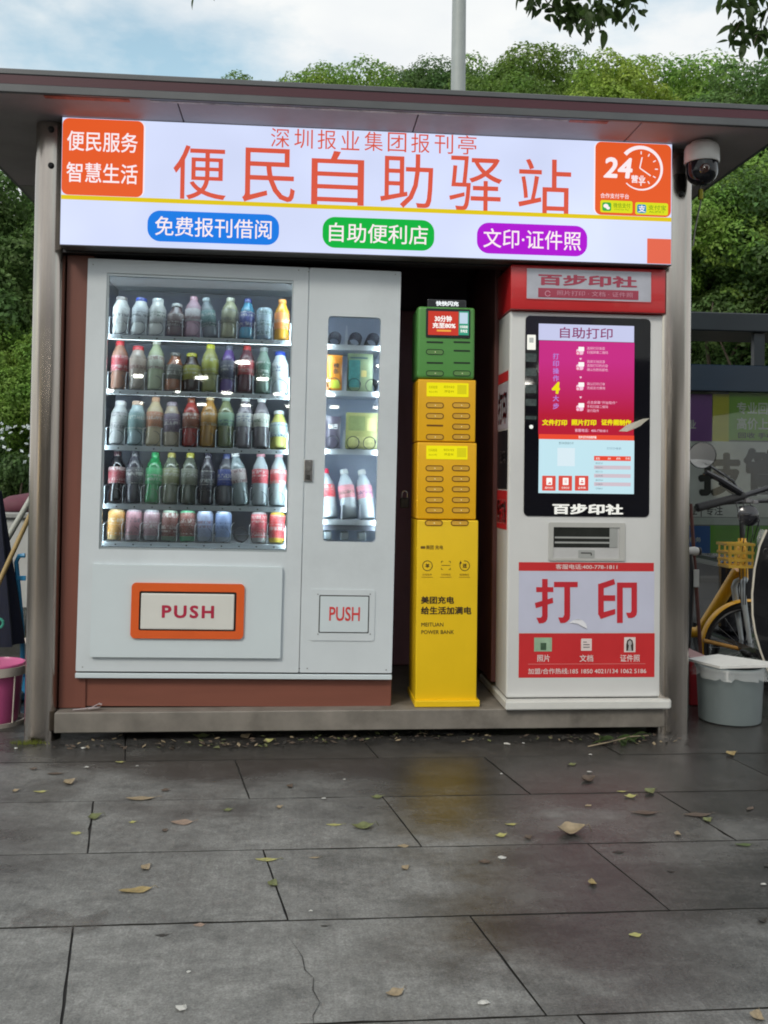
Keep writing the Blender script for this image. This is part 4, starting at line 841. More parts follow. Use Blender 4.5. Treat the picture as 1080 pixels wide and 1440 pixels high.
# black touch glass
GB = mat('black_glass', (.006, .006, .010), rough=.045, var=.05, spec=.9, coat=1.0)
gl_ = FP.rect(738, 446, 914, 726); bm = NB(); rr(bm, gl_, .022, YP-.004, YP-.0003, 6); gp = fin(bm, 'touch_glass', GB, pr)
yg = YP-.0046
def scr(x0, y0, x1, y1, m, nm='screen_area', dy=0., par=None, r_=0.):
    rc = FP.rect(x0, y0, x1, y1); bm = NB(); rr(bm, rc, max(r_, .0001), yg-dy, yg-dy+.0005, 3); return fin(bm, nm, m, par or gp)
def gradglow(name, lo, hi, z0, z1):
    """printed gradient of the displayed poster, bottom colour to top colour"""
    m = glow(name, hi); t = m.node_tree; n = t.nodes; l = t.links; b = n['Principled BSDF']
    co = n.new('ShaderNodeTexCoord'); s = n.new('ShaderNodeSeparateXYZ'); l.new(co.outputs['Object'], s.inputs[0])
    r_ = n.new('ShaderNodeMapRange'); r_.inputs[1].default_value = z0; r_.inputs[2].default_value = z1; l.new(s.outputs[2], r_.inputs[0])
    mi = n.new('ShaderNodeMix'); mi.data_type = 'RGBA'; mi.inputs[6].default_value = (*s2l(lo), 1); mi.inputs[7].default_value = (*s2l(hi), 1); l.new(r_.outputs[0], mi.inputs[0]); l.new(mi.outputs[2], b.inputs['Emission Color']); return m
zA = FP.pt(824, 615)[1]-.129; zB = FP.pt(824, 478)[1]-.129
scr(757.5, 480.5, 891.5, 611.5, gradglow('poster_screen', (176, 26, 46), (196, 46, 130), zA+.1, zB-.1))
scr(757.5, 457, 891.5, 480, glow('lit_lavender', (196, 200, 232)), 'title_bar')
txt('自助打印', FP.rect(787, 461, 861, 476.5), yg-.0010, glow('lit_mauve', (142, 62, 110), .9), gp, bold=.015)
PNK = glow('lit_pink', (240, 190, 214)); VIO = glow('lit_violet', (176, 130, 214)); YTX = glow('lit_screen_yellow', (232, 220, 20))
for i, ch in enumerate('打印操作'): txt(ch, FP.rect(777, 497+10.3*i, 785.5, 505.5+10.3*i), yg-.0010, VIO, gp, bold=.02)
txt('4', FP.rect(775.5, 537, 787, 554), yg-.0010, YTX, gp, bold=.05, shear=.1)
for i, ch in enumerate('大步'): txt(ch, FP.rect(777, 556+11*i, 785.5, 564.5+11*i), yg-.0010, VIO, gp, bold=.02)
steps = [(493, ('选择打印类型', '扫描屏幕二维码')), (514.5, ('选择文档资源', '选择打印的内容', '确认份数和颜色')), (543, ('确认打印订单', '完成支付费用')), (572, ('点击屏幕“开始取件”', '手机扫描二维码', '进行取件'))]
for cy, lines in steps:
    nl = len(lines)
    for j, s in enumerate(lines):
        yy = cy+(j-(nl-1)/2)*5.7; txt(s, FP.rect(825, yy-2.1, 825+len(s)*4.2, yy+2.1), yg-.0010, PNK, gp)
    scr(810, cy-2, 820, cy+6, PNK, 'step_icon', .0005, r_=.008); scr(813, cy-5, 821, cy+1, WS, 'step_icon', .0009, r_=.002); 
    q = FP.pt(812, cy+4); bm = NB(); arcband(bm, q, .008, 0, 360, .003, .003, yg-.0014, 14); fin(bm, 'step_ring', glow('lit_rose', (220, 70, 110)), gp)
for cy in (505, 531, 559):
    q = FP.pt(816, cy); bm = NB(); bm.faces.new([bm.verts.new((q[0]+a, yg-.0010, q[1]+b)) for a, b in ((-.006, .002), (-.003, .006), (0, .003), (.003, .006), (.006, .002), (0, -.006))]); fin(bm, 'arrow_mark', PNK, gp)
for s, x0, x1 in (('文件打印', 762, 797), ('照片打印', 803, 838), ('证件照制作', 845, 887)):
    txt(s, FP.rect(x0, 590, x1, 598.5), yg-.0010, YTX, gp, bold=.05)
txt('客服电话：400-7781811', FP.rect(808, 603.3, 854, 607.8), yg-.0010, PNK, gp, bold=.01)
RDS = glow('lit_red_bar', (230, 74, 50)); scr(757.5, 611.5, 891.5, 618.5, RDS, 'title_bar')
txt('百步云打印自助终端', FP.rect(813, 613, 838, 616.8), yg-.0010, WS, gp, bold=.02)
scr(757.5, 618.5, 891.5, 694, glow('lit_pale_blue', (192, 226, 236)), 'screen_area')
txt('请扫码登录打印', FP.rect(785, 621.5, 806, 625), yg-.0010, glow('lit_slate', (90, 120, 130)), gp)
scr(783.5, 630, 808, 655.5, glow('lit_offwhite', (214, 232, 240)), 'white_patch', .0005)
for i, s in enumerate(('照片打印', '文件打印', '证件照')):
    x = 762+23*i; tile = scr(x, 669, x+19, 690, glow('lit_tile_red', (214, 78, 66)), 'menu_tile', .0005, r_=.003)
    scr(x+6, 672, x+14, 682, WS, 'menu_icon', .0009, tile, .002); txt(s, FP.rect(x+4, 684.5, x+15, 687.5), yg-.0014, WS, tile, bold=.01)
    if i == 0: bm = NB(); q = FP.pt(x+10, 678); bm.faces.new([bm.verts.new((q[0]+a, yg-.0014, q[1]+b)) for a, b in ((-.008, -.008), (.009, -.008), (.004, .002))]); fin(bm, 'icon_mark', glow('lit_tile_red', (214, 78, 66)), tile)
    if i == 1:
        bm = NB(); q = FP.pt(x+10, 677)
        for k in (-1, 0, 1): box(bm, q[0]-.006, q[0]+.006, yg-.0014, yg-.0011, q[1]+k*.006-.001, q[1]+k*.006+.001)
        fin(bm, 'icon_mark', glow('lit_tile_red', (214, 78, 66)), tile)
    if i == 2: bm = NB(); q = FP.pt(x+10, 676); bm.faces.new([bm.verts.new((q[0]+.0035*math.cos(t*math.pi/5), yg-.0014, q[1]+.0035*math.sin(t*math.pi/5))) for t in range(10)]); box(bm, q[0]-.007, q[0]+.007, yg-.0014, yg-.0011, q[1]-.012, q[1]-.006); fin(bm, 'icon_mark', glow('lit_tile_red', (214, 78, 66)), tile)
txt('打印价格表', FP.rect(853, 629, 873, 632.5), yg-.0010, glow('lit_steel', (120, 150, 170)), gp)
hb = scr(835, 641.5, 886.5, 648, RDS, 'table_header', .0005)
for s, x0, x1 in (('类型', 837, 843), ('A4', 854, 858), ('颜色', 866, 872), ('价格', 879, 885)): txt(s, FP.rect(x0, 643.2, x1, 646.4), yg-.0012, WS, gp)
for i in range(7):
    yy = 651.5+5.9*i
    if i % 2: scr(835, yy-2.6, 886.5, yy+2.6, glow('lit_table_pink', (206, 190, 200)), 'table_row', .0005)
    txt(('黑白打印', '彩色打印', '照片六寸', '证件照', '复印A4', '扫描件', '文档装订')[i], FP.rect(837, yy-1.3, 847, yy+1.3), yg-.0012, glow('lit_slate', (90, 120, 130)), gp)
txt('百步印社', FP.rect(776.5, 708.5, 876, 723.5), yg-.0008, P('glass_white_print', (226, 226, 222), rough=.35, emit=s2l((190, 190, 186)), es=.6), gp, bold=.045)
# side strip of the glass: lit card, dim icons, camera dot
scr(741, 471, 753, 492, glow('lit_card', (246, 246, 236), 1.0), 'lit_card', r_=.003); scr(744, 475, 750, 482, glow('lit_card_grey', (176, 180, 176)), 'card_print', .0006)
for y0, y1 in ((497, 509), (518, 529), (541, 553), (561, 571), (585, 590)):
    scr(738.5, y0, 754, y1, mat('dim_icon', s2l((66, 78, 78)), rough=.12, var=.3, scale=90), 'strip_icon', r_=.002)
scr(744, 597.5, 749.5, 603, P('pin_white', (225, 228, 225), emit=s2l((190, 195, 190)), es=.7), 'camera_dot', r_=.008)
# paper slip caught on the glass
bm = NB(); s1 = [(869.5, 606.5), (880, 598), (892, 593), (904, 589), (914.5, 588), (906, 596), (894, 602), (881, 607)]
bm.faces.new([bm.verts.new((FP.pt(a, b)[0], yg-.002-.004*math.sin(i), FP.pt(a, b)[1])) for i, (a, b) in enumerate(s1)])
sl = FP.pt(892, 598); fin(bm, 'film_strip', P('pale_film', (206, 200, 186), rough=.25, var=.1), org=(sl[0], yg, sl[1]), label='torn pale strip of film peeling from the printing kiosk touchscreen', cat='film')
# output tray
TR1 = mat('tray_grey', (.34, .35, .34), rough=.4, var=.06); o1 = FP.rect(771.5, 735, 879, 788.5); i1 = FP.rect(778, 741.5, 871, 785)
bm = NB(); rrframe(bm, o1, .006, i1, .003, YP-.006, YP-.0003, 3); tb = fin(bm, 'tray_bezel', mat('bezel_beige', (.46, .46, .44), rough=.4, var=.05), pr)
bm = NB(); box(bm, *i1[:2], YP-.001, YP-.0003, *i1[2:]); fin(bm, 'tray_plate', mat('tray_plate_white', (.5, .5, .5), rough=.35), tb)
o2 = FP.rect(778.5, 741.5, 868, 770); bm = NB(); box(bm, *o2[:2], YP-.0018, YP-.0011, *o2[2:]); fin(bm, 'tray_opening', mat('tray_black', (.02, .022, .02), rough=.25, var=.3, scale=12), tb)
for zz, m_ in ((756, TR1), (763, TR1)):
    r3 = FP.rect(780, zz-1.2, 858, zz+1.2); bm = NB(); box(bm, *r3[:2], YP-.004, YP-.002, *r3[2:]); fin(bm, 'tray_roller', m_, tb)
r3 = FP.rect(857, 742, 868, 770); bm = NB(); box(bm, *r3[:2], YP-.003, YP-.002, *r3[2:]); fin(bm, 'tray_side', TR1, tb)
r3 = FP.rect(813, 773.5, 836, 784.5); bm = NB(); rr(bm, r3, .004, YP-.003, YP-.0011, 3); hd = fin(bm, 'pull_recess', TR1, tb)
bm = NB(); q = FP.pt(824, 777.5); box(bm, q[0]-.025, q[0]+.025, YP-.0045, YP-.0031, q[1]-.002, q[1]+.002); box(bm, q[0]+.022, q[0]+.026, YP-.0045, YP-.0031, q[1]-.012, q[1]-.0021); fin(bm, 'pull_lip', GROUT, tb)
# lower posters
yp = YP-.0006
def post_(x0, y0, x1, y1, m, nm, dy=0., par=None, r_=.0): rc = FP.rect(x0, y0, x1, y1); bm = NB(); rr(bm, rc, max(r_, .0001), yp-dy-.0003, yp-dy, 3); return fin(bm, nm, m, par or body)
b1 = post_(730, 791, 920, 803, PREDP, 'red_strip'); PWT = P('print_pinkish_white', (226, 210, 208), rough=.4)
txt('客服电话:400-778-1811', FP.rect(781.5, 793.5, 868, 800.5), yp-.0012, PWT, b1, bold=.015)
lav = post_(730, 803.5, 920.5, 889.5, P('poster_lavender', (196, 198, 218), rough=.35, var=.04, coat=.3), 'pale_poster')
BR = P('big_red_print', (192, 40, 52), rough=.4)
# the two big characters, stroke by stroke
def strokes(sts, x0, y0, k, par):
    bm = NB()
    for n_, s in enumerate(sts):
        bm.faces.new([bm.verts.new((FP.pt(x0+a*k, y0+b*k)[0], yp-.0012-.0001*n_, FP.pt(x0+a*k, y0+b*k)[1])) for a, b in s])
    fin(bm, 'big_lettering', BR, par)
k = 200/1080
strokes([[(75,570),(205,570),(205,608),(75,608)], [(120,508),(162,508),(162,800),(120,800)], [(65,690),(200,650),(205,690),(72,730)], [(120,790),(162,790),(158,815),(148,832),(128,843),(96,846),(76,802),(108,802)],
         [(210,530),(390,530),(390,570),(210,570)], [(288,565),(332,565),(332,790),(288,790)], [(288,780),(332,780),(328,812),(312,830),(290,842),(258,843),(242,800),(278,800)]], 740, 720, k, lav)
strokes([[(545,545),(588,545),(588,780),(545,780)], [(545,548),(665,508),(675,548),(560,588)], [(580,632),(675,632),(675,675),(580,675)], [(545,772),(675,735),(675,775),(565,812)],
         [(688,535),(732,535),(732,842),(688,842)], [(725,535),(840,535),(840,575),(725,575)], [(798,570),(840,570),(840,760),(798,760)], [(798,750),(840,750),(836,780),(822,796),(800,804),(772,804),(756,764),(790,764)]], 740, 720, k, lav)
bm = NB(); pts_ = [(800.5, 876), (805, 872), (812, 870), (819, 872), (824, 877), (825.5, 884), (819, 882), (812, 877), (806, 876)]
bm.faces.new([bm.verts.new((FP.pt(a, b)[0], yp-.0022-.003*(i % 3)*.5, FP.pt(a, b)[1])) for i, (a, b) in enumerate(pts_)]); sl = FP.pt(812, 876)
fin(bm, 'paper_scrap', P('curled_paper', (222, 222, 228), rough=.4), org=(sl[0], yp, sl[1]), label='curled pale paper scrap stuck between the two big red characters', cat='paper scrap')
rp2 = post_(730, 890.5, 921, 952.5, PREDP, 'red_poster')
pho = post_(751, 896.5, 776, 916, P('photo_green', (150, 178, 150), rough=.4, var=.15, scale=20), 'photo_icon', .0006, rp2)
post_(760, 904, 768, 914, P('photo_dark_green', (62, 90, 66), rough=.5, var=.3, scale=60), 'photo_print', .0012, pho)
doc = post_(817, 898, 832, 915, PWT, 'document_icon', .0006, rp2, .003)
bm = NB()
for j, (a_, b_) in enumerate(((820, 825), (820, 829), (820, 829))): rc = FP.rect(a_, 902.2+j*3.6, b_, 903.4+j*3.6); box(bm, *rc[:2], yp-.0015, yp-.0011, *rc[2:])
fin(bm, 'document_lines', P('grey_print', (90, 86, 90)), doc)
idp = post_(877.5, 896, 893.5, 917, PWT, 'id_photo_icon', .0006, rp2)
q = FP.pt(885.5, 905.5); bm = NB()
bm.faces.new([bm.verts.new((q[0]+a, yp-.0013, q[1]+b)) for a, b in ((-.017, -.032), (-.017, -.002), (-.013, .016), (0, .025), (.013, .016), (.017, -.002), (.017, -.032))]); fin(bm, 'id_photo_hair', INK, idp)
bm = NB(); bm.faces.new([bm.verts.new((q[0]+.009*math.cos(t*math.pi/7), yp-.0019, q[1]+.004+.013*math.sin(t*math.pi/7))) for t in range(14)]); bm.faces.new([bm.verts.new((q[0]+a, yp-.0019, q[1]+b)) for a, b in ((-.009, -.032), (-.005, -.008), (.005, -.008), (.009, -.032))]); fin(bm, 'id_photo_face', P('grey_face', (176, 174, 174)), idp)
for s, x0, x1 in (('照片', 755, 773), ('文档', 815, 834), ('证件照', 872, 899.5)): txt(s, FP.rect(x0, 920.5, x1, 930.5), yp-.0012, PWT, rp2, bold=.015)
rc = FP.rect(743, 933.2, 908, 934); bm = NB(); box(bm, *rc[:2], yp-.001, yp-.0004, *rc[2:]); fin(bm, 'thin_rule', P('rule_pink', (214, 120, 118)), rp2)
txt('加盟/合作热线:185 1850 4021/134 1062 5186', FP.rect(743, 939.5, 909, 947.5), yp-.0012, PWT, rp2, bold=.012)
# posters on the kiosk's left flank
def flank(y0, y1, z0, z1, m, nm):
    bm = NB(); box(bm, px0-.0016, px0-.0003, y0, y1, z0, z1); return fin(bm, nm, m, body)
def zf(py): return 1.18+(672-py)/1320*(4.244+.2)
flank(.04, .262, zf(536), zf(522), PREDP, 'red_strip'); flank(.04, .262, zf(602), zf(538), P('poster_lavender2', (176, 170, 180), rough=.4), 'pale_poster')
flank(.04, .262, zf(686), zf(604), mat('poster_black', (.015, .015, .018), rough=.3), 'dark_poster'); fr_ = flank(.04, .262, zf(742), zf(688), PREDP, 'red_poster')
def sidetxt(s, y0, y1, z0, z1, m):
    o = txt(s, (y0, y1, z0, z1), 0, m, body, bold=.04); me = o.data; o0 = ORG[body]
    for v in me.vertices:
        yy = v.co.x+o0.x; v.co.x = px0-.0022-o0.x; v.co.y = (y0+y1-yy)-o0.y
sidetxt('打印', .06, .25, zf(595), zf(548), BR); sidetxt('打印', .07, .2, zf(650), zf(632), PWT); sidetxt('照片文档', .06, .25, zf(735), zf(700), PWT)

# ================================================================== SECURITY CAMERA
q = U(987, 205, -.10); CZ = 2.740
sc0 = thing('security_camera', 'white dome security camera hanging under the roof at the right post', 'camera', (q.x, -.10, CZ))
CW = mat('camera_white', (.74, .73, .71), rough=.35, var=.06, dirt=.1); zb = U(987, 226, -.10).z
bm = NB(); lathe(bm, [(0, CZ-.004), (.05, CZ-.004), (.05, CZ-.02), (.028, CZ-.03), (.026, zb+.075)], c=(q.x, -.10, 0), seg=20); fin(bm, 'bracket', CW, sc0, smooth=True)
bm = NB(); lathe(bm, [(0, zb+.085), (.045, zb+.082), (.072, zb+.066), (.078, zb+.05), (.079, zb-.008), (.076, zb-.014), (0, zb-.014)], c=(q.x, -.10, 0), seg=28); hs = fin(bm, 'housing', CW, sc0, smooth=True)
bm = NB(); pr_ = [(.070, zb-.014), (.071, zb-.03)]+[(.071*math.cos(R(a)), zb-.052-.071*math.sin(R(a))*.9) for a in (0, 15, 30, 45, 60, 75)]+[(0, zb-.052-.064)]
lathe(bm, pr_, c=(q.x, -.10, 0), seg=28); fin(bm, 'dome', mat('smoked_dome', (.006, .007, .011), rough=.08, coat=.1, spec=.35), sc0, smooth=True)
bm = NB(); b2 = NB(); lathe(b2, [(0, .006), (.012, .006), (.016, .002), (.022, 0), (.026, -.006)], seg=16); bmesh.ops.rotate(b2, verts=b2.verts, matrix=Matrix.Rotation(R(112), 3, 'X')); bmesh.ops.translate(b2, verts=b2.verts, vec=(q.x-.012, -.168, zb-.062)); join(bm, b2)
fin(bm, 'lens', mat('lens_brown', (.05, .02, .015), rough=.08, coat=1), sc0, smooth=True)
bm = NB(); tube(bm, [(q.x+.03, .0, CZ-.012), (q.x+.085, .11, CZ-.10), (q.x+.09, .12, CZ-.22), (q.x+.07, .13, CZ-.33), (q.x+.062, .14, CZ-.42)], .004, 6); fin(bm, 'cable', P('cable_pale', (150, 150, 140), rough=.5), sc0)
bm = NB(); box(bm, q.x+.078, q.x+.098, .105, .125, CZ-.20, CZ-.15, .003); fin(bm, 'cable_tag', P('tag_yellow', (200, 190, 40), rough=.5), sc0)
# ================================================================== NOTICE SHELTER behind, right
YB = 4.0; FB = Fr(YB)
NV = P('navy_frame', (14, 26, 34), rough=.35, var=.15); 
ax0 = FB.pt(925, 600)[0]; ax1 = FB.pt(1220, 600)[0]
sz = lambda py: FB.pt(1030, py)[1]
shl = thing('notice_shelter', 'dark framed glazed notice shelter with purple, green and white posters behind the kiosk', 'shelter', ((ax0+ax1)/2, YB, 0))
bm = NB(); box(bm, ax0, ax1, YB-.05, YB+.6, sz(467), sz(441), .01); fin(bm, 'top_beam', NV, shl)
bm = NB(); box(bm, ax0, ax1, YB-.04, YB+.12, sz(551), sz(514), .006); fin(bm, 'middle_beam', P('navy_band', (12, 34, 52), rough=.3), shl)
bm = NB(); box(bm, ax0, ax1, YB-.05, YB+.2, sz(834), sz(791), .006); fin(bm, 'lower_beam', P('deep_teal', (10, 40, 48), rough=.35), shl)
for px_ in (930, 1013, 1085, 1215):
    x = FB.pt(px_, 840)[0]; bm = NB(); box(bm, x-.025, x+.025, YB+.02, YB+.08, .0, sz(835)); fin(bm, 'leg', NV, shl)
for px_ in (930, 1068, 1215):
    x = FB.pt(px_, 490)[0]; bm = NB(); box(bm, x-.05, x+.05, YB, YB+.06, sz(513), sz(468)); fin(bm, 'upright', NV, shl)
bm = NB(); box(bm, ax0, ax1, YB+.08, YB+.11, sz(790), sz(552)); bk = fin(bm, 'back_board', P('board_grey', (120, 126, 122), rough=.5), shl)
def bpost(x0, y0, x1, y1, rgb, nm='poster', dy=0., par=None, e=.0):
    rc = FB.rect(x0, y0, x1, y1); bm = NB(); box(bm, rc[0], rc[1], YB+.070-dy, YB+.0785-dy, rc[2], rc[3])
    return fin(bm, nm, P('poster_%d_%d_%d' % rgb, rgb, rough=.35, var=.08, emit=s2l(rgb) if e else None, es=e), par or bk)
pur = bpost(928, 553, 1006, 620, (132, 76, 160)); yg1 = bpost(1007, 553, 1030, 620, (206, 206, 40)); grn = bpost(1030.5, 553, 1210, 620, (132, 190, 60))
wht = bpost(928, 621, 1210, 728, (226, 232, 228)); lab_ = bpost(928, 729, 1210, 739, (196, 206, 200)); blu = bpost(928, 740, 1003.5, 790, (36, 96, 170)); gr2 = bpost(1004, 740, 1210, 790, (106, 172, 58))
BTX = P('poster_text_pale', (226, 236, 222), rough=.5); BDK = P('poster_text_dark', (26, 34, 32), rough=.5); BBR = P('poster_text_brown', (120, 52, 40), rough=.5)
txt('业', FB.rect(972, 590, 983, 602), YB+.066, BTX, pur, bold=.02)
txt('专业回收', FB.rect(1041, 565, 1100, 582), YB+.066, BTX, grn, bold=.02); txt('高价上门', FB.rect(1041, 587, 1100, 604), YB+.066, BTX, grn, bold=.02); txt('回收 手机', FB.rect(1043, 608, 1095, 616), YB+.066, BDK, grn, bold=.02)
txt('技', FB.rect(986, 636, 1048, 698), YB+.066, BDK, wht, bold=.045); txt('管', FB.rect(1050, 630, 1112, 698), YB+.066, BDK, wht, bold=.045); txt('业 | 专注', FB.rect(973, 712, 1021, 727), YB+.066, BDK, wht, bold=.01)
txt('服务', FB.rect(974, 756, 990, 763), YB+.066, BTX, blu, bold=.01)
bm = NB(); box(bm, ax0+.01, ax1-.01, YB+.0, YB+.006, sz(790), sz(552)); fin(bm, 'glass_pane', glass_mat('shelter_glass', (.97, .98, .97), refl=.4), shl)

# ================================================================== LAMP POST
g = G(645, 760); yL = 4.6; fl5 = Fr(yL); xa, xb = fl5.pt(634.5, 60)[0], fl5.pt(655.5, 60)[0]; xm = (xa+xb)/2; r_ = (xb-xa)/2
lpst = thing('lamp_post', 'tall pale grey steel lamp post rising behind the kiosk roof', 'lamp post', (xm, yL, 0))
bm = NB(); tube(bm, [(xm, yL, 0), (xm, yL, 2.5), (xm, yL, 5.5), (xm, yL, 9.2)], [r_*1.25, r_*1.1, r_*.95, r_*.7], 16); fin(bm, 'pole', mat('lamp_post_paint', (.36, .40, .40), rough=.45, var=.1, scale=3, dirt=.15), lpst, smooth=True)
bm = NB(); tube(bm, [(xm, yL, 9.1), (xm, yL+.3, 9.5), (xm, yL+1.2, 9.7)], [r_*.7, .04, .035], 10); box(bm, xm-.12, xm+.12, yL+1.1, yL+1.75, 9.66, 9.76, .02); fin(bm, 'lamp_arm', mat('lamp_post_paint', (.36, .40, .40)), lpst)
bm = NB(); box(bm, xm-.16, xm+.16, yL-.16, yL+.16, 0, .02); fin(bm, 'base_plate', NV, lpst)

# ================================================================== BUCKET and right hand clutter
g = Vector((U(1026, 1000, .27).x, .27, 0)); sc_b = 1320/(4.244+.27); rb = 47.5/sc_b; rbb = 43/sc_b; hb_ = 1.18-(941-677)/sc_b
BGR = mat('bucket_grey', (.15, .18, .185), rough=.35, var=.06, scale=4, dirt=.12, coat=.2, sub=.0)
bk_ = thing('waste_bucket', 'grey plastic bucket lined with a clear bag beside the right post', 'bucket', g)
bm = NB(); lathe(bm, [(0, .006), (rbb-.012, .006), (rbb-.01, 0), (rbb, .008), (rb-.003, hb_-.02), (rb+.004, hb_-.018), (rb+.005, hb_-.002), (rb-.001, hb_), (rb-.008, hb_-.01), (rbb-.006, .02), (0, .018)], c=(g.x, g.y, 0), seg=36); fin(bm, 'body', BGR, bk_, smooth=True)
BAG = bpy.data.materials.new('clear_bag'); 
MC['clear_bag'] = BAG; BAG.use_nodes = True; _t = BAG.node_tree; _n = _t.nodes; _l = _t.links; _n.remove(_n['Principled BSDF'])
_tr = _n.new('ShaderNodeBsdfTransparent'); _pb = _n.new('ShaderNodeBsdfPrincipled'); _pb.inputs['Base Color'].default_value = (.62, .64, .64, 1); _pb.inputs['Roughness'].default_value = .2
_mi = _n.new('ShaderNodeMixShader'); _mi.inputs[0].default_value = .3; _l.new(_tr.outputs[0], _mi.inputs[1]); _l.new(_pb.outputs[0], _mi.inputs[2]); _l.new(_mi.outputs[0], _n['Material Output'].inputs[0])
def skirt(c, r0, z0, z1, seg=64, amp=.008, seed=1):
    bm = NB(); rnd = random.Random(seed); ph = [rnd.uniform(0, 6.3) for _ in range(4)]; rows = []
    for k in range(6):
        t = k/5; row = []
        for i in range(seg):
            a = 2*math.pi*i/seg; w_ = sum(math.sin(a*f_+p)*.3 for f_, p in zip((5, 11, 17, 29), ph))
            row.append(bm.verts.new((c[0]+(r0+amp*t*(1.2+w_))*math.cos(a), c[1]+(r0+amp*t*(1.2+w_))*math.sin(a), z0+(z1-z0)*t*(1+.25*w_))))
        rows.append(row)
    for A, B in zip(rows[:-1], rows[1:]):
        for i in range(seg): bm.faces.new((A[i], A[(i+1) % seg], B[(i+1) % seg], B[i]))
    return bm
fin(skirt((g.x, g.y), rb+.006, hb_-.004, hb_-.05, amp=.014), 'bag_lining', BAG, bk_, smooth=True)
# board on the bucket
bm = NB(); zt_ = hb_+.02
zt_ = hb_+.002
P4 = [G(966, 929, zt_), G(1012, 940.5, zt_), G(1112, 938, zt_), G(1010, 923, zt_)]
lo = [bm.verts.new(p) for p in P4]; hi = [bm.verts.new(p+Vector((0, 0, .012))) for p in P4]
bm.faces.new(lo[::-1]); bm.faces.new(hi)
for i in range(4): bm.faces.new((lo[i], lo[(i+1) % 4], hi[(i+1) % 4], hi[i]))
fin(bm, 'foam_board', mat('foam_white', (.68, .68, .66), rough=.6, var=.05, scale=12, dirt=.08), org=(g.x, g.y, zt_), label='flat white foam board laid across the top of the grey bucket', cat='board')
# red crate sliver behind the bucket, leaning rod
q = U(976, 990, .62); bm = NB(); box(bm, q.x-.05, q.x+.04, .56, .80, 0, .24, .008, seg=2); rc_ = fin(bm, 'red_box', P('box_red', (150, 26, 36), rough=.45, var=.1), org=(q.x, .68, 0), label='low red plastic box on the ground between right post and grey bucket', cat='box')
bm = NB(); box(bm, q.x-.055, q.x+.045, .555, .805, .2405, .26, .004); fin(bm, 'lid', P('box_red_pale', (190, 150, 150), rough=.5), rc_)
q0_ = U(975, 830, 1.0); q1_ = U(989, 1000, .86)
bm = NB(); tube(bm, [(q0_.x-.02, 1.0, 1.05), (q1_.x, .86, .0)], .011, 8); fin(bm, 'wooden_rod', P('rod_brown', (86, 42, 34), rough=.6, var=.2), org=(q1_.x, .86, 0), label='thin dark brown rod leaning on the kiosk behind the grey bucket', cat='rod')

# ================================================================== YELLOW BICYCLE
BY = P('bike_yellow', (226, 168, 34), rough=.35, var=.06, coat=.4, dirt=.08); TYR = mat('tyre_rubber', (.018, .018, .02), rough=.7, var=.2); ALU = mat('bike_silver', (.55, .56, .57), rough=.32, metal=.85, var=.06); BKM = mat('bike_black', (.016, .016, .019), rough=.4, var=.15)
yb = .95; scb = 1320/(4.244+yb)
hub = U(1050, 911, yb); wr_ = 68/scb
bike = thing('shared_bicycle', 'yellow bicycle with front basket and silver fork parked behind the right post', 'bicycle', (hub.x, yb, 0))
wh = thing('front_wheel', None, None, hub); wh.parent = bike; wh.location = Vector(hub)-Vector((hub.x, yb, 0)); 
del_ = wh
def wheel(root, c, r, yaw_):
    Mz = Matrix.Rotation(yaw_, 3, 'Z')
    def place(bm): 
        for v in bm.verts: v.co = Mz @ v.co + Vector(c)
        return bm
    def torus(bm, R0, r0, n=44, m=8, sq=1.):
        rg = []
        for i in range(n):
            a = 2*math.pi*i/n; rg.append([bm.verts.new(((R0+r0*math.cos(2*math.pi*j/m))*math.cos(a), r0*sq*math.sin(2*math.pi*j/m), (R0+r0*math.cos(2*math.pi*j/m))*math.sin(a))) for j in range(m)])
        for i in range(n):
            for j in range(m): bm.faces.new((rg[i][j], rg[(i+1) % n][j], rg[(i+1) % n][(j+1) % m], rg[i][(j+1) % m]))
    bm = NB(); torus(bm, r-.022, .021); ty = fin(place(bm), 'tyre', TYR, root, smooth=True)
    bm = NB(); torus(bm, r-.047, .010, sq=1.3); fin(place(bm), 'rim', BKM, root, smooth=True)
    bm = NB()
    for i in range(20):
        a = 2*math.pi*i/20; tube(bm, [(.02*math.cos(a+.5), .025*(-1)**i, .02*math.sin(a+.5)), ((r-.05)*math.cos(a), 0, (r-.05)*math.sin(a))], .0014, 4)
    fin(place(bm), 'spokes', ALU, root)
    bm = NB(); tube(bm, [(0, -.045, 0), (0, .045, 0)], .026, 14); tube(bm, [(0, -.032, 0), (0, -.027, 0)], .05, 18); fin(place(bm), 'hub', BKM, root)
wheel(wh, hub, wr_, R(-8))
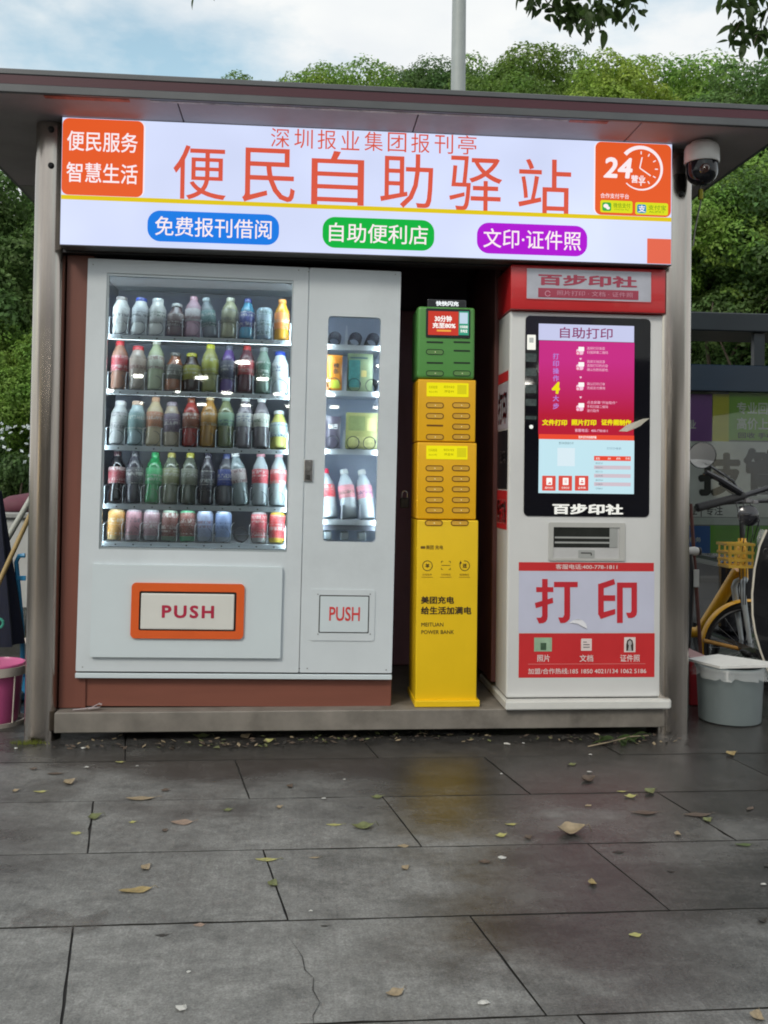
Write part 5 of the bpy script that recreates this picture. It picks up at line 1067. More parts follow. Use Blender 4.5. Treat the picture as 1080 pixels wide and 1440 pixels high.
# fender
bm = NB(); pv = None; Rf = wr_+.012
for i in range(25):
    a = R(200-150*i/24); row = []
    for j in range(5):
        u = -1+j/2; rr_ = Rf-.012*u*u; row.append(bm.verts.new((hub.x+rr_*math.cos(a), yb+.028*u, hub.z+rr_*math.sin(a))))
    if pv:
        for j in range(4): bm.faces.new((pv[j], pv[j+1], row[j+1], row[j]))
    pv = row
fin(bm, 'fender', BY, bike, smooth=True)
hd_ = U(1046, 815, yb); ht = U(1046, 770, yb)
bm = NB(); tube(bm, [(hd_.x, yb, hd_.z), (hd_.x, yb+.02, ht.z-.02), (hd_.x+.004, yb+.03, ht.z+.05)], [.026, .028, .024], 12); fin(bm, 'head_tube', BY, bike, smooth=True)
for sd_ in (-1, 1):
    c1 = U(1036 if sd_ < 0 else 1052, 838, yb); bm = NB(); tube(bm, [(hd_.x, yb+sd_*.02, hd_.z+.005), (hd_.x-.025, yb+sd_*.045, hd_.z-.012), (hd_.x-.034, yb+sd_*.05, hd_.z-.05), (hub.x-.014, yb+sd_*.052, hub.z+.09), (hub.x, yb+sd_*.052, hub.z)], [.016, .018, .018, .013, .011], 10); fin(bm, 'fork_blade', P('fork_silver', (176, 184, 188), rough=.35, metal=.3), bike, smooth=True)
dA = U(1040, 806, yb+.03); dB = U(983, 889, yb+.30); bm = NB(); tube(bm, [(dA.x, yb+.04, dA.z+.02), ((dA.x+dB.x)/2, yb+.17, (dA.z+dB.z)/2), (dB.x, yb+.30, dB.z), (dB.x-.18, yb+.45, dB.z-.03)], [.034, .036, .034, .032], 12)
fin(bm, 'down_tube', BY, bike, smooth=True)
bm = NB(); tube(bm, [(dB.x-.18, yb+.45, dB.z-.03), (dB.x-.34, yb+.78, hub.z+.52)], .02, 10); tube(bm, [(dB.x-.18, yb+.45, dB.z-.03), (dB.x-.40, yb+.95, hub.z)], .016, 8); fin(bm, 'rear_frame', BY, bike)
bm = NB(); tube(bm, [(U(989, 900, yb-.06).x, yb-.06, U(989, 898, yb).z), (U(1046, 911, yb-.06).x, yb-.06, U(1046, 911, yb).z)], .011, 8); fin(bm, 'fender_stay', P('stay_ochre', (176, 130, 62), rough=.5), bike)
c_ = Vector((dB.x-.40, yb+.95, hub.z)); wr2 = thing('rear_wheel', None, None, c_); wr2.parent = bike; wr2.location = c_-Vector((hub.x, yb, 0)); wheel(wr2, c_, wr_, R(120))
bm = NB(); s0 = Vector((dB.x-.36, yb+.80, hub.z+.56)); tube(bm, [s0+Vector((.02, -.14, .0)), s0, s0+Vector((-.02, .12, .01))], [.025, .06, .09], 12); fin(bm, 'saddle', BKM, bike)
for k in range(3):
    bm = NB(); p0 = U(1052+4*k, 712, yb); p1 = U(1040+5*k, 800, yb-.06); p2 = U(1041+3*k, 850, yb-.06)
    tube(bm, [(p0.x, yb, p0.z), ((p0.x+p1.x)/2+.03*(k-1), yb-.10, (p0.z+p1.z)/2+.02), (p1.x, yb-.06, p1.z), (p2.x, yb-.07, p2.z)], .0028, 5); fin(bm, 'brake_cable', BKM, bike)
bm = NB(); cbk = Vector((dB.x-.18, yb+.45, dB.z-.03)); tube(bm, [cbk+Vector((-.02, -.10, 0)), cbk+Vector((.0, -.09, -.0)), cbk+Vector((.10, -.11, -.13)), cbk+Vector((.10, -.17, -.13))], .010, 8); box(bm, cbk.x+.06, cbk.x+.15, yb+.19, yb+.28, cbk.z-.145, cbk.z-.12, .004); fin(bm, 'pedal', BKM, bike)
# basket
b0, b1_ = U(1021, 764, yb-.16), U(1061, 799, yb-.16); xs0, xs1 = b0.x, b1_.x; zt0, zb0 = b0.z, b1_.z
bsk = None
bm = NB(); yF, yK = yb-.17, yb-.03
for z, ins in ((zt0, 0), (zt0-.004, 0)): pass
def ringbox(bm, x0, x1, y0, y1, z0, z1, t): box(bm, x0, x1, y0, y0+t, z0, z1); box(bm, x0, x1, y1-t, y1, z0, z1); box(bm, x0, x0+t, y0+t+.0005, y1-t-.0005, z0, z1); box(bm, x1-t, x1, y0+t+.0005, y1-t-.0005, z0, z1)
hh = (zt0-zb0)
for k, (f0, f1) in enumerate(((.90, 1), (.56, .66), (.26, .36), (0, .10))): ringbox(bm, xs0+.012*(1-f0), xs1-.012*(1-f0), yF, yK, zb0+hh*f0, zb0+hh*f1, .005)
for i in range(5):
    x = xs0+.012+(xs1-xs0-.030)*i/4; box(bm, x, x+.010, yF+.006, yF+.010, zb0, zt0); box(bm, x, x+.010, yK-.010, yK-.006, zb0, zt0)
box(bm, xs0+.014, xs1-.014, yF+.006, yK-.006, zb0+.002, zb0+.006)
fin(bm, 'basket', P('basket_yellow', (216, 176, 74), rough=.4, var=.08, coat=.3), bike)
bm = NB(); sh_ = U(1046, 712, yb); tube(bm, [(hd_.x+.004, yb+.03, ht.z+.04), (sh_.x, yb+.03, sh_.z)], .013, 10); fin(bm, 'stem', BKM, bike)
hbz = U(1050, 706, yb).z
bm = NB(); tube(bm, [(U(1000, 716, yb).x+.06, yb+.02, hbz-.01), (sh_.x, yb+.03, hbz), (sh_.x+.22, yb+.03, hbz+.01)], .011, 8); fin(bm, 'handlebar', BKM, bike)

# ================================================================== BLACK SCOOTER, right edge
ye = .55
hx = U(1070, 690, ye)
sco = thing('electric_scooter', 'black electric scooter with round mirror and pale edged leg shield at the right edge', 'scooter', (hx.x+.12, ye, 0))
BKG = mat('scooter_black', (.012, .012, .016), rough=.2, var=.1, coat=.6); 
bm = NB(); ga = U(979, 714, ye-.05); gb_ = U(1046, 697, ye-.02); tube(bm, [(ga.x-.004, ye-.055, ga.z), (ga.x+.003, ye-.055, ga.z), (gb_.x, ye-.02, gb_.z)], [.015, .023, .021], 14); fin(bm, 'grip', mat('grip_rubber', (.02, .02, .022), rough=.6, var=.3, scale=120, bump=.6), sco, smooth=True)
bm = NB(); ge = U(1100, 680, ye); tube(bm, [gb_+Vector((0, 0, 0)), (ge.x, ye, ge.z), (ge.x+.25, ye, ge.z), (ge.x+.42, ye-.06, ge.z-.02)], .015, 10); fin(bm, 'handlebar', BKG, sco, smooth=True)
bm = NB(); l0, l1, l2 = U(993, 664, ye-.09), U(1012, 674, ye-.09), U(1040, 692, ye-.03)
tube(bm, [(l0.x-.012, ye-.09, l0.z-.012), (l0.x, ye-.09, l0.z), (l1.x, ye-.09, l1.z), (l2.x, ye-.04, l2.z)], [.009, .014, .017, .018], 8); tube(bm, [(l1.x+.01, ye-.07, l1.z-.02), (l2.x, ye-.04, l2.z-.012)], .010, 8); fin(bm, 'brake_lever', BKG, sco, smooth=True)
mc_ = U(987.5, 640, ye-.06)
bm = NB(); m1 = U(1000, 656, ye-.05); m2 = U(1030, 676, ye-.03); m3 = U(1043, 697, ye-.02); tube(bm, [(m1.x-.02, ye-.045, m1.z+.012), (m1.x, ye-.045, m1.z), (m2.x, ye-.035, m2.z), (m3.x, ye-.02, m3.z)], .0065, 8); fin(bm, 'mirror_stalk', BKG, sco, smooth=True)
mr_ = 19.5/(1320/(4.244+ye))
bm = NB(); lathe(bm, [(0, -.014), (mr_*.6, -.012), (mr_*.97, -.003), (mr_, .004), (mr_*.94, .007), (mr_*.925, .004)], seg=32); Mr = Matrix.Rotation(R(98), 3, 'X'); Mr2 = Matrix.Rotation(R(-16), 3, 'Z')
bmesh.ops.rotate(bm, verts=bm.verts, matrix=Mr2 @ Mr); bmesh.ops.translate(bm, verts=bm.verts, vec=mc_); mb_ = fin(bm, 'mirror', BKG, sco, smooth=True)
bm = NB(); lathe(bm, [(mr_*.93, .0045), (mr_*.5, .0062), (0, .0068)], seg=32); bmesh.ops.rotate(bm, verts=bm.verts, matrix=Mr2 @ Mr); bmesh.ops.translate(bm, verts=bm.verts, vec=mc_); fin(bm, 'mirror_glass', mat('mirror_silver', (.8, .82, .84), rough=.02, metal=1, var=.02), mb_, smooth=True)
# switch cluster
for (a, b, r0) in ((1052, 704, .016), (1062, 706, .014), (1048, 722, .010)):
    q = U(a, b, ye-.04); bm = NB(); box(bm, q.x-r0, q.x+r0, ye-.05, ye-.02, q.z-r0*.7, q.z+r0*.7, .004, seg=2); fin(bm, 'switch', mat('switch_grey', (.16, .16, .17), rough=.35), sco)
q = U(1052, 725, ye-.03); bm = NB(); lathe(bm, [(0, 0), (.03, .003), (.052, .015), (.056, .04), (.03, .06), (0, .062)], seg=20); bmesh.ops.rotate(bm, verts=bm.verts, matrix=Matrix.Rotation(R(90), 3, 'X')); bmesh.ops.translate(bm, verts=bm.verts, vec=(q.x, ye+.0, q.z)); fin(bm, 'headlamp', BKG, sco, smooth=True)
for k in range(3):
    a0 = U(1030+8*k, 700, ye); a1 = U(1040+9*k, 760, ye+.05)
    bm = NB(); tube(bm, [(a0.x, ye-.03, a0.z), ((a0.x+a1.x)/2-.02+.02*k, ye-.06, (a0.z+a1.z)/2), (a1.x, ye+.04, a1.z)], .003, 5); fin(bm, 'cable', BKM, sco)
# leg shield: curved shell seen edge on with a pale rim
edge = [(1079, 745), (1069, 768), (1062, 800), (1058.5, 835), (1059, 865), (1063, 890), (1070, 915), (1079, 940), (1092, 962)]
bm = NB(); bm2 = NB(); rows = []
for (a, b) in edge:
    p = U(a, b, ye-.10); rows.append([bm.verts.new((p.x+dx, ye-.10+dy, p.z)) for dx, dy in ((0, 0), (.10, -.045), (.25, -.06), (.40, -.045), (.50, 0))])
for A_, B_ in zip(rows[:-1], rows[1:]):
    for i in range(4): bm.faces.new((A_[i], A_[i+1], B_[i+1], B_[i]))
bmesh.ops.solidify(bm, geom=bm.faces[:], thickness=.01); fin(bm, 'leg_shield', BKG, sco, smooth=True)
tube(bm2, [Vector(U(a-.8, b, ye-.10)) for a, b in edge], .0055, 6); fin(bm2, 'shield_rim', P('rim_cream', (206, 200, 186), rough=.35), sco, smooth=True)
sx = U(1079, 800, ye).x
bm = NB(); tube(bm, [(sx+.14, ye+.02, .95), (sx+.12, ye+.0, .45), (sx+.10, ye-.02, .26)], .03, 10); fin(bm, 'steering_column', BKM, sco)
wf = thing('scooter_wheel', None, None, (sx+.12, ye-.02, .20)); wf.parent = sco; wf.location = Vector((sx+.12, ye-.02, .20))-Vector((hx.x+.12, ye, 0)); wheel(wf, (sx+.12, ye-.02, .20), .20, R(82))
bm = NB(); box(bm, sx+.0, sx+.26, ye+.05, ye+.75, .22, .27, .02); box(bm, sx+.03, sx+.24, ye+.6, ye+1.1, .27, .72, .05, seg=3); fin(bm, 'body', BKG, sco)
wf = thing('scooter_wheel', None, None, (sx+.13, ye+1.05, .20)); wf.parent = sco; wf.location = Vector((sx+.13, ye+1.05, .20))-Vector((hx.x+.12, ye, 0)); wheel(wf, (sx+.13, ye+1.05, .20), .20, R(88))
q = U(1072, 760, ye+.02); bm = NB(); bmesh.ops.create_icosphere(bm, subdivisions=3, radius=.055)
for v in bm.verts: v.co *= 1+.16*math.sin(23*v.co.x*4+1)*math.sin(31*v.co.z*3+v.co.y*40)
bmesh.ops.scale(bm, verts=bm.verts, vec=(.75, .7, 1.1)); bmesh.ops.translate(bm, verts=bm.verts, vec=(q.x, ye-.01, q.z)); fin(bm, 'rain_cover', BAG, sco, smooth=True)
# small things between: post box like white fitting, sandals
q = U(1055, 918, .80)
def sandal(px, py, yaw_, lab):
    p = G(px, py); r0 = thing('sandal', lab, 'sandal', p, group='pair of sandals left on the pavement behind the bicycle'); 
    def place(bm):
        for v in bm.verts: v.co = Matrix.Rotation(yaw_, 3, 'Z') @ v.co + Vector(p)
        return bm
    bm = NB(); pts = []
    for i in range(20):
        a = 2*math.pi*i/20; pts.append((.13*math.cos(a), .045*math.sin(a)*(1+.2*math.cos(a))))
    lo = [bm.verts.new((x, y, .002)) for x, y in pts]; hi = [bm.verts.new((x, y, .03)) for x, y in pts]; bm.faces.new(lo[::-1]); bm.faces.new(hi)
    for i in range(20): bm.faces.new((lo[i], lo[(i+1) % 20], hi[(i+1) % 20], hi[i]))
    fin(place(bm), 'sole', P('sole_grey', (150, 150, 146), rough=.6), r0)
    for x, h_ in ((.055, .05), (-.03, .07)):
        bm = NB(); tube(bm, [(x, .046*math.cos(R(a)), .022+h_*math.sin(R(a))) for a in range(0, 181, 20)], .009, 6); fin(place(bm), 'strap', BKM, r0)
sandal(990, 866, .3, 'left one of two black strapped sandals behind the yellow bicycle'); sandal(1036, 866, -.2, 'right one of two black strapped sandals, half hidden by the bicycle fork')

q = U(974, 775, .9)
ub = thing('folded_umbrella', 'white tipped black umbrella hooked on the kiosk side behind the right post', 'umbrella', (q.x-.01, .9, q.z-.6))
bm = NB(); tube(bm, [(q.x-.06, .9, q.z), (q.x+.01, .9, q.z+.0), (q.x+.03, .9, q.z-.002)], [.018, .026, .022], 14); fin(bm, 'pommel', P('pommel_white', (206, 204, 200), rough=.35), ub, smooth=True)
bm = NB(); tube(bm, [(q.x+.036, .9, q.z-.002), (q.x+.045, .9, q.z-.003)], [.026, .022], 14); tube(bm, [(q.x-.03, .9, q.z-.02), (q.x-.015, .9, q.z-.14), (q.x-.02, .9, q.z-.6)], [.028, .03, .008], 10); fin(bm, 'furled_canopy', BKM, ub, smooth=True)
bm = NB(); box(bm, q.x-.01, q.x+.022, .86, .865, q.z-.2, q.z-.1, .002); fin(bm, 'tag', P('tag_white', (190, 190, 186), rough=.5), ub)

# ================================================================== LEFT HAND CLUTTER
yl = .35; scl = 1320/(4.244+yl)
PKM = P('bucket_pink', (196, 88, 142), rough=.35, var=.06, coat=.3)
c_ = U(-6, 1000, yl); rt = 36/scl; zt_ = U(0, 931, yl).z; 
pk = thing('pink_bucket', 'pink plastic bucket standing in a white basket frame left of the kiosk', 'bucket', (c_.x, yl, 0))
bm = NB(); lathe(bm, [(0, .012), (rt*.78, .012), (rt*.80, .02), (rt*.97, zt_-.03), (rt, zt_-.028), (rt*1.03, zt_-.006), (rt*1.0, zt_), (rt*.95, zt_-.012), (rt*.76, .03), (0, .028)], c=(c_.x, yl, 0), seg=36); fin(bm, 'body', PKM, pk, smooth=True)
bs = thing('white_basket', 'dirty white plastic carrying basket around the pink bucket', 'basket', (c_.x, yl, 0)); WB = P('basket_white', (196, 186, 176), rough=.5, var=.12, dirt=.3, scale=12)
for z0, z1, rr_, w_ in ((.235, .275, rt*1.12, .004), (.0, .02, rt*1.0, .006)):
    bm = NB(); lathe(bm, [(rr_, z0), (rr_+w_, z0), (rr_+w_*1.5, z1), (rr_+w_*.5, z1), (rr_, z0)], c=(c_.x, yl, 0), seg=36); fin(bm, 'hoop', WB, bs, smooth=True)
bm = NB(); tube(bm, [(c_.x+rt*1.15, yl, .26), (c_.x+rt*1.3, yl-.05, .34), (c_.x+rt*1.12, yl-.1, .42)][:2]+[(c_.x+rt*1.1, yl-.02, .40)], .008, 6); fin(bm, 'handle', WB, bs)
bm = NB()
for i in range(4):
    a = 2*math.pi*i/4+.9; tube(bm, [(c_.x+rt*1.13*math.cos(a), yl+rt*1.13*math.sin(a), .236), (c_.x+rt*1.02*math.cos(a), yl+rt*1.02*math.sin(a), .012)], .004, 5)
fin(bm, 'rib', WB, bs)
# folded navy parasol
yp_ = .75; c_ = U(-14, 930, yp_); zt2 = U(-2, 690, yp_).z
pa = thing('folded_parasol', 'folded navy blue parasol standing behind the pink bucket at the left edge', 'parasol', (c_.x, yp_, 0))
bm = NB(); n_ = 40; rows = []
for k in range(9):
    t = k/8; r0 = .035+(.150-.035)*t; rows.append([bm.verts.new((c_.x+r0*(1+.14*math.sin(8*2*math.pi*i/n_+.6*t))*math.cos(2*math.pi*i/n_), yp_+r0*(1+.14*math.sin(8*2*math.pi*i/n_))*math.sin(2*math.pi*i/n_), zt2+(.30-zt2)*t)) for i in range(n_)])
for A_, B_ in zip(rows[:-1], rows[1:]):
    for i in range(n_): bm.faces.new((A_[i], A_[(i+1) % n_], B_[(i+1) % n_], B_[i]))
fin(bm, 'canopy', P('navy_cloth', (24, 30, 52), rough=.75, var=.2, scale=40, bump=.3), pa, smooth=True)
bm = NB(); tube(bm, [(c_.x, yp_, 0), (c_.x, yp_, zt2+.1)], .016, 10); fin(bm, 'pole', ALU, pa)
bm = NB(); box(bm, c_.x-.16, c_.x+.16, yp_-.16, yp_+.16, 0, .05, .01); fin(bm, 'foot', CONC, pa)
q = U(2, 876, .57); bm = NB(); tube(bm, arcp((q.x-.01, .56, q.z), .022, 0, 360, 12), .007, 6); fin(bm, 'teal_knob', P('knob_teal', (70, 160, 140), rough=.5), pa)
def stick(name, cat, lab, A, B, r0, m, y0, y1, gr=None):
    a = U(*A, y0); b = U(*B, y1); bm = NB(); d = (b-a).normalized(); a2 = a; b2 = b+d*.25
    # foot on the ground further along the line
    t = (0-a.z)/(b.z-a.z) if abs(b.z-a.z) > 1e-4 else 0; foot = a+(b-a)*t; foot.z = .0
    tube(bm, [foot, a, b, b2], r0, 10); return fin(bm, name, m, smooth=True, org=foot, label=lab, cat=cat)
stick('pale_pipe', 'pipe', 'pale grey plastic pipe leaning towards the left post, upper of the two sticks', (8, 762), (37, 712), .016, P('pipe_pale', (176, 180, 172), rough=.45), .95, 1.0)
stick('bamboo_pole', 'pole', 'yellowish bamboo pole leaning towards the left post below the pale pipe', (0, 816), (36, 738), .012, P('bamboo', (166, 142, 92), rough=.5, var=.2, scale=12), .55, .62)
q0_, q1_ = U(24, 785, .8), U(31, 880, .8)
du = thing('dustpan', 'bright blue long handled dustpan behind the left post', 'dustpan', (q1_.x, .8, 0)); BLP = P('dustpan_blue', (54, 152, 206), rough=.4, var=.05)
bm = NB(); tube(bm, [(q0_.x+.04, .8, q0_.z+.015), (q0_.x+.01, .8, q0_.z+.012), (q0_.x-.004, .8, q0_.z-.02), (q0_.x+.005, .8, q0_.z-.1), (q1_.x, .8, q1_.z), (q1_.x+.01, .8, .1)], .012, 8); fin(bm, 'handle', BLP, du, smooth=True)
bm = NB(); box(bm, q1_.x-.12, q1_.x+.14, .78, .98, .0, .02, .004); box(bm, q1_.x-.12, q1_.x+.14, .79, .81, .021, .12, .004); fin(bm, 'pan', BLP, du)
bm = NB(); box(bm, q0_.x-.03, q0_.x+.05, .785, .792, q0_.z-.115, q0_.z-.09, .002); fin(bm, 'clip', BLP, du)
# white cart and bundle farther back
yc = 2.6; a = U(-60, 735, yc); b = U(60, 735, yc)
ct = thing('white_cart', 'white street cart behind the left post with a maroon bundle on top', 'cart', ((a.x+b.x)/2, yc+.3, 0)); WC = P('cart_white', (190, 192, 190), rough=.45, var=.08, dirt=.2)
zt3, zm = U(20, 721, yc).z, U(20, 729, yc).z
bm = NB(); box(bm, a.x, b.x, yc, yc+.6, .22, zm-.002, .01); fin(bm, 'body', WC, ct); bm = NB(); box(bm, a.x-.03, b.x+.03, yc-.03, yc+.63, zm, zt3, .008); fin(bm, 'top', P('cart_grey', (150, 152, 150), rough=.5), ct)
for x in (a.x+.08, b.x-.08):
    for y in (yc+.08, yc+.52): bm = NB(); tube(bm, [(x-.02, y, .11), (x+.02, y, .11)], .11, 16); fin(bm, 'wheel', TYR, ct)
p = U(30, 707, yc+.2); bm = NB(); bmesh.ops.create_icosphere(bm, subdivisions=3, radius=.16)
for v in bm.verts: v.co = Vector((v.co.x*1.15, v.co.y*1.1, max(v.co.z, -.06)*.62))*(1+.06*math.sin(30*v.co.x+20*v.co.y))
bmesh.ops.translate(bm, verts=bm.verts, vec=(p.x+.03, yc+.25, zt3+.036)); fin(bm, 'cloth_bundle', P('bundle_maroon', (96, 48, 62), rough=.7, var=.15, scale=20), smooth=True, org=(p.x, yc+.25, zt3), label='maroon cloth bundle lying on top of the white cart at left', cat='bundle')
# white ribbon on the platform
q = U(130, 990, .03); bm = NB(); pts = [(-.085, -.0, .004), (-.04, -.01, .010), (.0, -.012, .016), (.03, -.01, .032), (.042, -.005, .028), (.03, .01, .012), (-.02, .014, .004)]
pv = None
for x, y, z in pts:
    va, vb = bm.verts.new((q.x+x, .03+y-.006, .1295+z)), bm.verts.new((q.x+x, .03+y+.006, .1295+z+.003))
    if pv: bm.faces.new((pv[0], pv[1], vb, va))
    pv = (va, vb)
bmesh.ops.solidify(bm, geom=bm.faces[:], thickness=.001); fin(bm, 'ribbon', P('ribbon_white', (214, 206, 208), rough=.5), smooth=True, org=(q.x, .03, .1295), label='loop of pale ribbon lying on the platform at the foot of the brown board', cat='ribbon')
# ================================================================== TREES
def leaf_mat(name, col, tr=.35, vmin=.55, vmax=1.5, hue=.02, rough=.55):
    m = bpy.data.materials.new(name); m.use_nodes = True; t = m.node_tree; n = t.nodes; l = t.links; b = n['Principled BSDF']; o = n['Material Output']
    ge = n.new('ShaderNodeNewGeometry'); mr = n.new('ShaderNodeMapRange'); mr.inputs[3].default_value = vmin; mr.inputs[4].default_value = vmax; l.new(ge.outputs['Random Per Island'], mr.inputs[0])
    oi = n.new('ShaderNodeObjectInfo'); m2 = n.new('ShaderNodeMapRange'); m2.inputs[3].default_value = .78; m2.inputs[4].default_value = 1.25; l.new(oi.outputs['Random'], m2.inputs[0])
    co = n.new('ShaderNodeTexCoord'); nz = n.new('ShaderNodeTexNoise'); nz.inputs['Scale'].default_value = .9; nz.inputs['Detail'].default_value = 3; l.new(co.outputs['Object'], nz.inputs[0])
    hs = n.new('ShaderNodeHueSaturation'); hs.inputs['Color'].default_value = (*col, 1); h = n.new('ShaderNodeMapRange'); h.inputs[1].default_value = .3; h.inputs[2].default_value = .7; h.inputs[3].default_value = .5-hue; h.inputs[4].default_value = .5+hue; l.new(nz.outputs[0], h.inputs[0]); l.new(h.outputs[0], hs.inputs['Hue'])
    mu = n.new('ShaderNodeMath'); mu.operation = 'MULTIPLY'; l.new(mr.outputs[0], mu.inputs[0]); l.new(m2.outputs[0], mu.inputs[1]); l.new(mu.outputs[0], hs.inputs['Value'])
    l.new(hs.outputs[0], b.inputs['Base Color']); b.inputs['Roughness'].default_value = rough; b.inputs['Specular IOR Level'].default_value = .35
    ts = n.new('ShaderNodeBsdfTranslucent'); l.new(hs.outputs[0], ts.inputs[0]); mi = n.new('ShaderNodeMixShader'); mi.inputs[0].default_value = tr*1.3
    l.new(b.outputs[0], mi.inputs[1]); l.new(ts.outputs[0], mi.inputs[2]); l.new(mi.outputs[0], o.inputs[0]); MC[name] = m; return m
FOL = leaf_mat('foliage_mid', (.17, .29, .055)); FOL2 = leaf_mat('foliage_yellowish', (.24, .345, .055)); FOL3 = leaf_mat('foliage_deep', (.095, .175, .05))
BARK = mat('bark', (.10, .08, .06), rough=.85, var=.3, scale=14, bump=.8)
def crown_mesh(seed, rx, ry, rz_, ncl, nleaf, ls, low=.0):
    rg = np.random.default_rng(seed)
    low = low; d = rg.normal(size=(ncl, 3)); d /= np.linalg.norm(d, axis=1)[:, None]; rad = rg.uniform(.15, 1, ncl)**.45*.80
    cc = d*rad[:, None]*np.array([rx, ry, rz_]); cr_ = rg.uniform(.13, .30, ncl)*min(rx, rz_)
    wgt = cr_**2; idx = rg.choice(ncl, nleaf, p=wgt/wgt.sum())
    dd = rg.normal(size=(nleaf, 3)); dd /= np.linalg.norm(dd, axis=1)[:, None]
    shell_ = cr_[idx]*rg.uniform(.5, 1.06, nleaf)**.4*(1+.14*np.sin(7*dd[:, 0]+5*dd[:, 2]+idx))
    pos = cc[idx]+dd*shell_[:, None]*np.array([1.05, 1.05, .8])
    nrm = dd*1.0+rg.normal(size=(nleaf, 3))*.42+np.array([0, 0, .35]); nrm /= np.linalg.norm(nrm, axis=1)[:, None]
    t1 = np.cross(nrm, rg.normal(size=(nleaf, 3))); t1 /= np.linalg.norm(t1, axis=1)[:, None]+1e-9; t2 = np.cross(nrm, t1)
    L_ = (ls*rg.uniform(.6, 1.35, nleaf))[:, None]
    v = np.stack([pos-t1*L_*.5, pos-t2*L_*.26+nrm*L_*.06, pos+t1*L_*.5-nrm*L_*.10, pos+t2*L_*.26+nrm*L_*.06], 1).reshape(-1, 3)
    me = bpy.data.meshes.new('crown'); me.vertices.add(len(v)); me.vertices.foreach_set('co', v.astype(np.float32).ravel())
    nf = nleaf; me.loops.add(nf*4); me.loops.foreach_set('vertex_index', np.arange(nf*4, dtype=np.int32)); me.polygons.add(nf)
    me.polygons.foreach_set('loop_start', np.arange(0, nf*4, 4, dtype=np.int32)); me.polygons.foreach_set('loop_total', np.full(nf, 4, dtype=np.int32)); me.update(calc_edges=True); me.materials.append(None)
    return me
CM = [crown_mesh(11, 2.6, 2.3, 3.3, 110, 80000, .105), crown_mesh(12, 2.4, 2.4, 2.9, 95, 74000, .10), crown_mesh(13, 2.9, 2.3, 2.6, 115, 84000, .105)]
def trunk_mesh(seed, h, r0):
    rnd = random.Random(seed); bm = NB(); p = Vector((0, 0, 0)); pts = [p.copy()]
    for k in range(5): p = p+Vector((rnd.uniform(-.12, .12), rnd.uniform(-.12, .12), h/5)); pts.append(p.copy())
    tube(bm, pts, [r0*1.25, r0, r0*.85, r0*.7, r0*.55, r0*.35], 10)
    for k in range(7):
        s = pts[2+k % 3]; a = rnd.uniform(0, 6.28); e_ = s+Vector((math.cos(a)*1.3, math.sin(a)*1.3, rnd.uniform(.8, 1.9))); mdl = (s+e_)/2+Vector((0, 0, -.12)); e2 = e_+Vector((math.cos(a+.4)*.7, math.sin(a+.4)*.7, .8))
        tube(bm, [s, mdl, e_, e2], [r0*.45, r0*.34, r0*.22, r0*.08], 7)
    me = bpy.data.meshes.new('trunk'); bm.to_mesh(me); bm.free(); me.materials.append(BARK); me.shade_smooth(); return me
TM = [trunk_mesh(3, 4.6, .17), trunk_mesh(4, 4.2, .20)]
def tree(px, top, Y, k, s, m, label, group, name='broadleaf_tree', zs=1., rot=0., low=None):
    p = U(px, top, Y); CMz = (3.3, 2.9, 2.6)[k]
    e = bpy.data.objects.new(name, None); COL.objects.link(e); e.location = (p.x, Y, 0); setp(e, label, 'tree', group)
    zc_ = p.z-CMz*s*zs*1.02
    c = bpy.data.objects.new('crown', CM[k]); COL.objects.link(c); c.parent = e; c.location = (0, 0, zc_); c.scale = (s, s, s*zs); c.rotation_euler = (0, 0, rot); c.material_slots[0].link = 'OBJECT'; c.material_slots[0].material = m
    t_ = bpy.data.objects.new('trunk', TM[k % 2]); COL.objects.link(t_); t_.parent = e; t_.scale = (s, s, (zc_+CMz*s*zs*.35)/7.3); t_.rotation_euler = (0, 0, rot*2)
    return e
GT = 'trees beyond the road behind the kiosk'
far = [(468, 90, 19.5, 2, .74, FOL, 'rounded tree filling the ridge left of the low bushy tree'), (562, 80, 19.5, 0, .80, FOL2, 'pale tree between the low bushy tree and the darker tree'), (655, 74, 20.5, 2, .86, FOL, 'tree standing right behind the lamp post'), (352, 96, 17, 1, .62, FOL, 'small round tree at the left end of the tree line above the roof'), (425, 76, 18, 0, .82, FOL2, 'yellow green tree left of centre above the kiosk roof'), (510, 84, 17, 2, .84, FOL, 'low bushy tree above the middle of the roof'),
 (604, 66, 18, 1, .86, FOL3, 'darker tree just left of the lamp post'), (702, 84, 16, 0, .84, FOL, 'tree directly right of the lamp post'), (768, 48, 19, 2, 1.0, FOL, 'broad tree rising highest behind the overhanging twig'), (862, 72, 16, 1, .92, FOL2, 'light green tree right of the overhanging twig'),
 (955, 48, 18, 0, 1.05, FOL, 'tall full tree above the right end of the sign'), (1040, 80, 15, 2, .95, FOL3, 'deep green tree above the right corner of the roof'), (1128, 66, 17, 1, 1.05, FOL, 'tree cut by the right edge above the roof')]
for i, (px, tp, Y, k, s, m, lb) in enumerate(far): tree(px, tp, Y, k, s, m, lb, GT, rot=i*1.3)
GN = 'lower trees seen either side of the kiosk'
tree(1010, 205, 11.0, 2, .72, FOL, 'leafy green tree just right of the right post above the shelter', GN, rot=.4)
tree(1110, 190, 10.2, 0, .74, FOL3, 'dark leafy tree at the right edge above the shelter', GN, rot=2.2)
tree(1030, 380, 12.5, 1, .70, FOL3, 'low dark tree seen through the shelter window', GN, rot=3.0)
tree(930, 300, 13, 0, .80, FOL3, 'dark tree mostly hidden by the right post', GN, rot=4.0)
tree(-30, 195, 10.5, 1, .80, FOL3, 'dark leafy tree at the left edge beside the left post', GN, rot=1.0)
tree(52, 235, 13, 0, .70, FOL, 'green tree half hidden behind the left post', GN, rot=5.0)
tree(10, 440, 9.5, 2, .50, FOL, 'lower bushy tree at the left edge', GN, rot=2.6)
